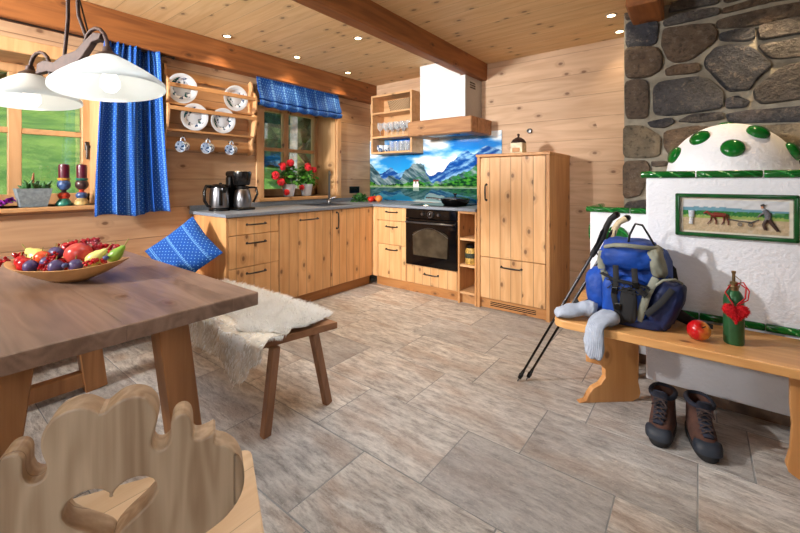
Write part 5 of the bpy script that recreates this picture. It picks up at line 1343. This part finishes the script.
def backpack():
    t = thing('backpack', (-.28, 2.33, .45), 'blue hiking backpack with grey trim and black straps on the bench', 'backpack')
    rz = lambda d: Matrix.Rotation(math.radians(d), 4, 'Z'); ry = lambda d: Matrix.Rotation(math.radians(d), 4, 'Y'); rx = lambda d: Matrix.Rotation(math.radians(d), 4, 'X')
    sq(MB(), (-.275, 2.345, .640), (.165, .115, .188), .45, .6, nz=.06, seed=2).build('main_body', M['nylon'], t, smooth=70)
    sq(MB(), (-.285, 2.30, .790), (.128, .125, .062), .6, .6, rx(12), nz=.10, seed=5).build('lid', M['nylon'], t, smooth=70)
    sq(MB(), (-.300, 2.215, .575), (.095, .055, .115), .5, .6, rz(8), nz=.08, seed=7).build('front_pocket', M['nylon'], t, smooth=70)
    sq(MB(), (-.425, 2.31, .575), (.062, .085, .120), .7, .7, ry(-8), nz=.09, seed=3).build('side_pocket', M['nylon'], t, smooth=70)
    sq(MB(), (-.135, 2.27, .570), (.066, .09, .122), .6, .7, ry(20), nz=.09, seed=1).build('side_pocket', M['nylon_d'], t, smooth=70)
    sq(MB(), (-.28, 2.30, .475), (.17, .125, .03), .4, .6, nz=.05, seed=11).build('base_panel', M['nylon_d'], t, smooth=70)
    # khaki strips over the front and edging of the lid
    for pts in ([(-.395, 2.245, .70), (-.375, 2.205, .64), (-.372, 2.20, .56), (-.38, 2.215, .50)], [(-.165, 2.205, .70), (-.195, 2.175, .63), (-.215, 2.172, .56), (-.235, 2.18, .49)], [(-.40, 2.23, .80), (-.405, 2.215, .75), (-.40, 2.215, .71)]):
        MB().tube(pts, [(.017, .006)]*len(pts), 10, flat=(1, 0, 0)).build('trim_strip', M['khaki'], t, smooth=60)
    pts = [(-.385, 2.22, .825), (-.34, 2.185, .842), (-.28, 2.175, .847), (-.22, 2.19, .842), (-.175, 2.24, .835), (-.15, 2.31, .825)]
    MB().tube(pts, [(.012, .008)]*6, 10).build('lid_edging', M['khaki'], t, smooth=60)
    sq(MB(), (-.165, 2.29, .765), (.035, .105, .075), .6, .7, ry(-14), nz=.08, seed=4).build('side_panel', M['khaki'], t, smooth=70)
    pts = [(-.175, 2.20, .655), (-.135, 2.175, .70), (-.09, 2.20, .705), (-.066, 2.25, .68)]
    MB().tube(pts, [(.006, .006)]*4, 8).build('pocket_edging', M['khaki'], t, smooth=60)
    for pts in ([(-.33, 2.17, .745), (-.325, 2.155, .68), (-.335, 2.15, .60), (-.32, 2.152, .52), (-.30, 2.165, .465)], [(-.25, 2.17, .74), (-.245, 2.158, .68), (-.225, 2.15, .64), (-.20, 2.16, .62)],
                [(-.40, 2.21, .69), (-.34, 2.158, .678), (-.26, 2.150, .672), (-.19, 2.17, .655)], [(-.10, 2.19, .66), (-.14, 2.165, .60), (-.20, 2.158, .53)]):
        MB().tube(pts, [(.013, .003)]*len(pts), 8, flat=(1, 0, 0)).build('strap', M['blackf'], t, smooth=60)
    sq(MB(), (-.275, 2.172, .560), (.038, .022, .085), .6, .6, nz=.1, seed=21).build('mesh_panel', M['blackf'], t, smooth=70)
    net = MB()
    for k in range(7):
        x = -.36+.026*k; net.tube([(x, 2.155+.002*k, .685-.004*k), (x+.02, 2.150, .655), (x-.004, 2.150, .63-.003*k)], .0025, 5)
    for z in (.672, .650, .632): net.tube([(-.37, 2.165, z), (-.30, 2.149, z-.004), (-.20, 2.152, z-.012)], .0028, 5)
    net.build('bungee_net', M['blackf'], t)
    for p in ((-.33, 2.150, .625), (-.243, 2.150, .665), (-.317, 2.148, .55)): MB().box(p[0]-.014, p[1]-.008, p[2]-.016, p[0]+.014, p[1]+.004, p[2]+.016, .003).build('buckle', M['blackp'], t)
    MB().tube([(-.292, 2.29, .84), (-.282, 2.285, .89), (-.258, 2.28, .945), (-.228, 2.282, .94), (-.202, 2.295, .89), (-.178, 2.32, .835)], [(.013, .005)]*6, 8, flat=(0, 1, 0)).build('carry_handle', M['blackf'], t, smooth=60)
    MB().tube([(-.13, 2.36, .53), (-.09, 2.375, .50), (-.045, 2.385, .475), (.005, 2.39, .462), (.05, 2.395, .459)], [(.03, .008), (.03, .010), (.024, .009), (.016, .006), (.012, .004)], 10, flat=(0, 0, 1)).build('hip_belt', M['blackf'], t, smooth=60)
    MB().tube([(-.43, 2.37, .52), (-.50, 2.36, .475), (-.535, 2.33, .463), (-.555, 2.34, .49)], [(.02, .006), (.02, .006), (.016, .005), (.012, .004)], 8, flat=(0, 0, 1)).build('belt_end', M['blackf'], t, smooth=60)
    MB().tube([(-.20, 2.43, .80), (-.12, 2.45, .70), (-.10, 2.45, .58), (-.14, 2.44, .49)], [(.026, .009)]*4, 10, flat=(1, 0, 0)).build('shoulder_strap', M['blackf'], t, smooth=60)
backpack()

# trekking poles
def pole(tip, top, bend, gripmat, label, idx):
    tip, top = V(tip), V(top); d = (top-tip).normalized()
    t = thing('trekking_pole', tuple(tip), label, 'trekking pole', 'trekking poles leaning on the bench')
    MB().tube([tip, tip+d*.03], [.003, .005], 8).build('tip', M['steel'], t, smooth=60)
    b = MB().tube([tip+d*.02, tip+d*.045, tip+d*.05, tip+d*.075], [.010, .013, .010, .008], 10); b.build('rubber_foot', M['blackp'], t, smooth=60)
    MB().tube([tip+d*.07, tip+d*.45], .0065, 10).build('lower_shaft', M['blackg'], t, smooth=60)
    L = (top-tip).length
    MB().tube([tip+d*.44, tip+d*.445, tip+d*.49, tip+d*.495], [.008, .010, .010, .008], 10).build('lock_collar', M['blackp'], t, smooth=60)
    MB().tube([tip+d*.48, tip+d*(L-.10)], .0085, 10).build('upper_shaft', plain('grey_shaft', (56, 56, 60), .3, .5), t, smooth=60)
    MB().tube([tip+d*(L-.13), tip+d*(L-.11), tip+d*(L-.03), top], [.012, .016, .015, .016], 12).build('foam_grip', M['blackf'], t, smooth=60)
    bend = [V(q) for q in bend]
    MB().tube([top-d*.01]+bend, [.017, .016, .016, .018][:1+len(bend)], 12).build('grip', gripmat, t, smooth=60)
    e = bend[-1]; dd = (bend[-1]-bend[-2]).normalized()
    MB().tube([e-dd*.004, e+dd*.012, e+dd*.022], [.019, .018, .009], 12).build('grip_cap', M['blackp'], t, smooth=60)
    s = V((d.y, -d.x, 0)).normalized()
    MB().tube([bend[0], bend[0]+V((-.02, -.03, -.03)), top+V((-.035, -.035, -.07)), top+V((-.012, -.045, -.115)), top+V((.012, -.035, -.07)), bend[0]+V((.006, -.012, -.01))], [(.009, .002)]*6, 6).build('wrist_strap', M['blackf'], t, smooth=60)
pole((-.835, 2.19, .002), (-.435, 2.45, .845), [(-.418, 2.460, .905), (-.400, 2.468, .945), (-.375, 2.478, .968)], M['blackf'], 'trekking pole with all-black grip leaning at the bench end', 0)
pole((-.80, 2.235, .002), (-.392, 2.455, .835), [(-.377, 2.462, .895), (-.358, 2.472, .930), (-.325, 2.490, .952)], plain('cork_grip', (206, 186, 150), .7, var=.15, scale=80), 'trekking pole with pale cork grip leaning at the bench end', 1)

# socks
def _knit():
    t = NT('grey_knit'); o = t.obj(); x = t.xyz(o)
    n = t.noise(o, 26, 3); k = t.m('SINE', t.m('ADD', t.m('MULTIPLY', x[0], 900), t.m('MULTIPLY', x[1], 700)))
    t.pbr(t.mix(n, lin(136, 146, 164), lin(196, 204, 218)), .95, 0.0, t.bump(t.m('ADD', t.m('MULTIPLY', k, .3), n), .006, .8)); return t.mat
M['knit'] = _knit()
def sock(name, pts, rs, label, flat):
    b = MB().tube(pts, rs, 20, flat=flat)
    bmesh.ops.subdivide_edges(b.bm, edges=b.bm.edges[:], cuts=1, use_grid_fill=True)
    for v in b.bm.verts: v.co += V((noise.noise(v.co*22), noise.noise(v.co*22+V((5, 1, 1))), noise.noise(v.co*26+V((1, 7, 1)))*.8))*.010+V((0, 0, .006*math.sin(v.co.x*140+v.co.y*90)))
    o = b.build('sock', M['knit'], smooth=80); o.modifiers.new('s', 'SUBSURF').levels = 1; o.modifiers['s'].render_levels = 2
    tag(o, label, 'sock', 'grey wool socks on the bench')
sock('sock', [(-.600, 2.09, .474), (-.585, 2.10, .480), (-.54, 2.125, .486), (-.49, 2.155, .496), (-.455, 2.165, .508), (-.43, 2.17, .514), (-.412, 2.172, .512)], [(.018, .014), (.046, .026), (.056, .030), (.044, .032), (.050, .040), (.046, .036), (.026, .020)], 'grey wool sock lying flat on the left corner of the bench', (-.5, .8, 0))
sock('sock', [(-.335, 2.18, .482), (-.345, 2.165, .484), (-.362, 2.13, .488), (-.385, 2.085, .486), (-.398, 2.05, .462), (-.402, 2.042, .42), (-.404, 2.044, .37), (-.408, 2.046, .325), (-.41, 2.046, .308)], [(.030, .020), (.050, .036), (.058, .038), (.050, .030), (.044, .024), (.048, .024), (.055, .026), (.046, .024), (.020, .014)], 'grey wool sock hanging down over the front edge of the bench', (1, .2, 0))

# hiking boots
def boot(loc, rz, s, label):
    t = thing('hiking_boot', loc, label, 'boot', 'hiking boots under the bench')
    Rm = Matrix.Translation(loc) @ Matrix.Rotation(rz, 4, 'Z')
    # local: toe towards -y, heel towards +y, length .29
    def ring(z, yf, yb, w, toe=1.0, n=28):
        out = []
        for k in range(n):
            a = 2*PI*k/n; cs, sn = math.cos(a), math.sin(a)
            y = (yf+yb)/2+(yb-yf)/2*math.copysign(abs(sn)**.85, sn)
            f = (y-yf)/(yb-yf); ww = 1.13*w*(1-.12*math.sin(PI*min(1, f*1.05)+.5)*toe) if toe else w*1.06
            out.append(V((ww*math.copysign(abs(cs)**.8, cs)+(.008*s*(1-f) if toe else 0), y, z)))
        return out
    def loft(rings, cap0=True, cap1=True):
        b = MB(); bm = b.bm; vs = [[bm.verts.new(Rm @ p) for p in r] for r in rings]; n = len(vs[0])
        for p, q in zip(vs, vs[1:]):
            for k in range(n): bm.faces.new((p[k], p[(k+1) % n], q[(k+1) % n], q[k]))
        if cap0: bm.faces.new(vs[0][::-1])
        if cap1: bm.faces.new(vs[-1])
        bmesh.ops.recalc_face_normals(bm, faces=bm.faces); return b
    loft([ring(0, -.146, .134, .046), ring(.006, -.15, .138, .05), ring(.024, -.152, .138, .051), ring(.03, -.15, .136, .05)]).build('sole', M['boot_sole'], t, smooth=40)
    loft([ring(.029, -.146, .130, .047), ring(.05, -.142, .130, .048), ring(.068, -.118, .128, .047), ring(.085, -.075, .126, .045), ring(.105, -.035, .125, .043), ring(.125, -.016, .124, .045, 0), ring(.145, -.014, .124, .046, 0), ring(.160, -.016, .126, .047, 0), ring(.164, -.010, .122, .044, 0), ring(.152, .0, .116, .038, 0), ring(.11, .0, .11, .035, 0)], True, True).build('upper', M['boot'], t, smooth=50)
    loft([ring(.028, -.151, -.055, .0505), ring(.046, -.149, -.06, .050), ring(.060, -.138, -.07, .046), ring(.069, -.118, -.085, .030)]).build('toe_cap', M['boot_cap'], t, smooth=50)
    def Lp(*p): return Rm @ V(p)
    g = MB()
    g.tube([Lp(0, -.10, .078), Lp(0, -.068, .096), Lp(0, -.036, .118), Lp(0, -.018, .145), Lp(0, -.022, .178), Lp(0, -.034, .196)], [(.018, .006), (.022, .007), (.024, .007), (.026, .008), (.030, .007), (.024, .004)], 10, flat=Rm.to_3x3() @ V((1, 0, 0)))
    g.build('tongue', M['boot_tongue'], t, smooth=60)
    g = MB(); P_ = [(-.092, .088), (-.072, .101), (-.052, .114), (-.036, .128), (-.027, .145), (-.026, .162)]
    for i in range(len(P_)-1):
        (a, c), (e, f) = P_[i], P_[i+1]
        g.tube([Lp(-.026, a+.006, c-.006), Lp(0, (a+e)/2-.009, (c+f)/2+.009), Lp(.026, e+.006, f-.006)], .0028, 6).tube([Lp(.026, a+.006, c-.006), Lp(0, (a+e)/2-.009, (c+f)/2+.009), Lp(-.026, e+.006, f-.006)], .0028, 6)
    g.tube([Lp(0, -.036, .16), Lp(.02, -.06, .165), Lp(.03, -.055, .14), Lp(.006, -.038, .158), Lp(-.022, -.06, .16), Lp(-.03, -.05, .135), Lp(0, -.036, .158)], .0026, 6)
    g.build('laces', plain('brown_lace', (60, 46, 44), .8), t, smooth=60)
    c = ring(.162, -.014, .125, .0455, 0, 24)
    MB().tube([Rm @ p for p in c], [(.008, .011)]*24, 8, closed=True).build('collar', M['boot_tongue'], t, smooth=60)
M['boot_sole'] = plain('black_rubber_sole', (30, 30, 32), .7); M['boot'] = plain('brown_suede', (74, 46, 36), .85, var=.3, scale=18, bump=.002, bscale=200)
M['boot_cap'] = plain('dark_blue_grey_rubber', (36, 42, 52), .6, var=.15); M['boot_tongue'] = plain('navy_lining', (30, 34, 48), .9, var=.2)
boot((-.142, 2.172, 0), math.radians(-4), 1, 'brown hiking boot under the bench, nearer the carved leg board')
boot((.010, 2.185, 0), math.radians(12), -1, 'brown hiking boot under the bench, the right one of the pair')

# ================================================================== CAMERA AND LIGHT
cd = bpy.data.cameras.new('camera'); co = bpy.data.objects.new('camera', cd); COL.objects.link(co)
cd.sensor_width = 36; cd.lens = 387.3/800*36; cd.shift_y = -86.5/800; cd.clip_start = .02
fwv = V((-.6121, .7908, 0)).normalized()
co.location = (0, 0, 1.167); co.rotation_euler = fwv.to_track_quat('-Z', 'Y').to_euler()
SC.camera = co
w = bpy.data.worlds.new('sky'); SC.world = w; w.use_nodes = True
bg = w.node_tree.nodes['Background']; bg.inputs[0].default_value = (.62, .74, .92, 1); bg.inputs[1].default_value = SKY
sl = bpy.data.lights.new('sun', 'SUN'); sl.energy = SUN; sl.angle = .02; sl.color = (1, .95, .86)
so_ = bpy.data.objects.new('sun', sl); COL.objects.link(so_); so_.rotation_euler = V((-.45, .35, -.82)).to_track_quat('-Z', 'Y').to_euler(); so_.location = (0, 0, 6)
def area(loc, to, size, power, color, name, spread=180):
    ld = bpy.data.lights.new(name, 'AREA'); ld.shape = 'RECTANGLE'; ld.size, ld.size_y = size; ld.energy = power; ld.color = color; ld.spread = math.radians(spread)
    lo = bpy.data.objects.new(name, ld); COL.objects.link(lo); lo.location = loc
    lo.rotation_euler = (V(to)-V(loc)).to_track_quat('-Z', 'Y').to_euler(); return lo
def spot(loc, to, ang, blend, power, color, name, r=.05):
    ld = bpy.data.lights.new(name, 'SPOT'); ld.energy = power; ld.spot_size = math.radians(ang); ld.spot_blend = blend; ld.shadow_soft_size = r; ld.color = color
    lo = bpy.data.objects.new(name, ld); COL.objects.link(lo); lo.location = loc; lo.rotation_euler = (V(to)-V(loc)).to_track_quat('-Z', 'Y').to_euler()
area((-2.6, -1.9, 1.95), (-2.75, 1.6, 1.62), (.25, .25), 58, (1, .97, .94), 'key_light', 84)
spot((-2.75, .1, 2.2), (.15, 2.5, .75), 36, .5, 400, (1, .98, .97), 'stove_spot_light')
spot((-.9, -1.0, 2.25), (-2.05, 3.4, 1.05), 44, .7, 195, (1, .98, .96), 'kitchen_fill_spot', .15)  # added spot behind the camera, brightens the hood and cabinet fronts
area((-1.1, 1.3, 2.38), (-1.1, 1.35, 0), (1.0, 1.0), 11, (.86, .94, 1), 'floor_fill_light', 95)  # added fill above the frame to lift the open floor; no fitting there
area((-2.5, -.6, 1.9), (-2.6, 1.0, 2.41), (.4, .4), 17, (1, .95, .86), 'bounce_light', 120)
area((.9, -1.9, 1.7), (-1.3, .6, .7), (1.2, 1.2), 9, (.92, .95, 1), 'rear_fill_light', 80)  # added fill for the table edge; the wall behind has no window

vs = SC.view_settings; SC.display_settings.display_device = 'sRGB'
vs.view_transform = 'Standard'; vs.look = 'None'; vs.gamma = 1; vs.use_curve_mapping = False; vs.exposure = EXPO
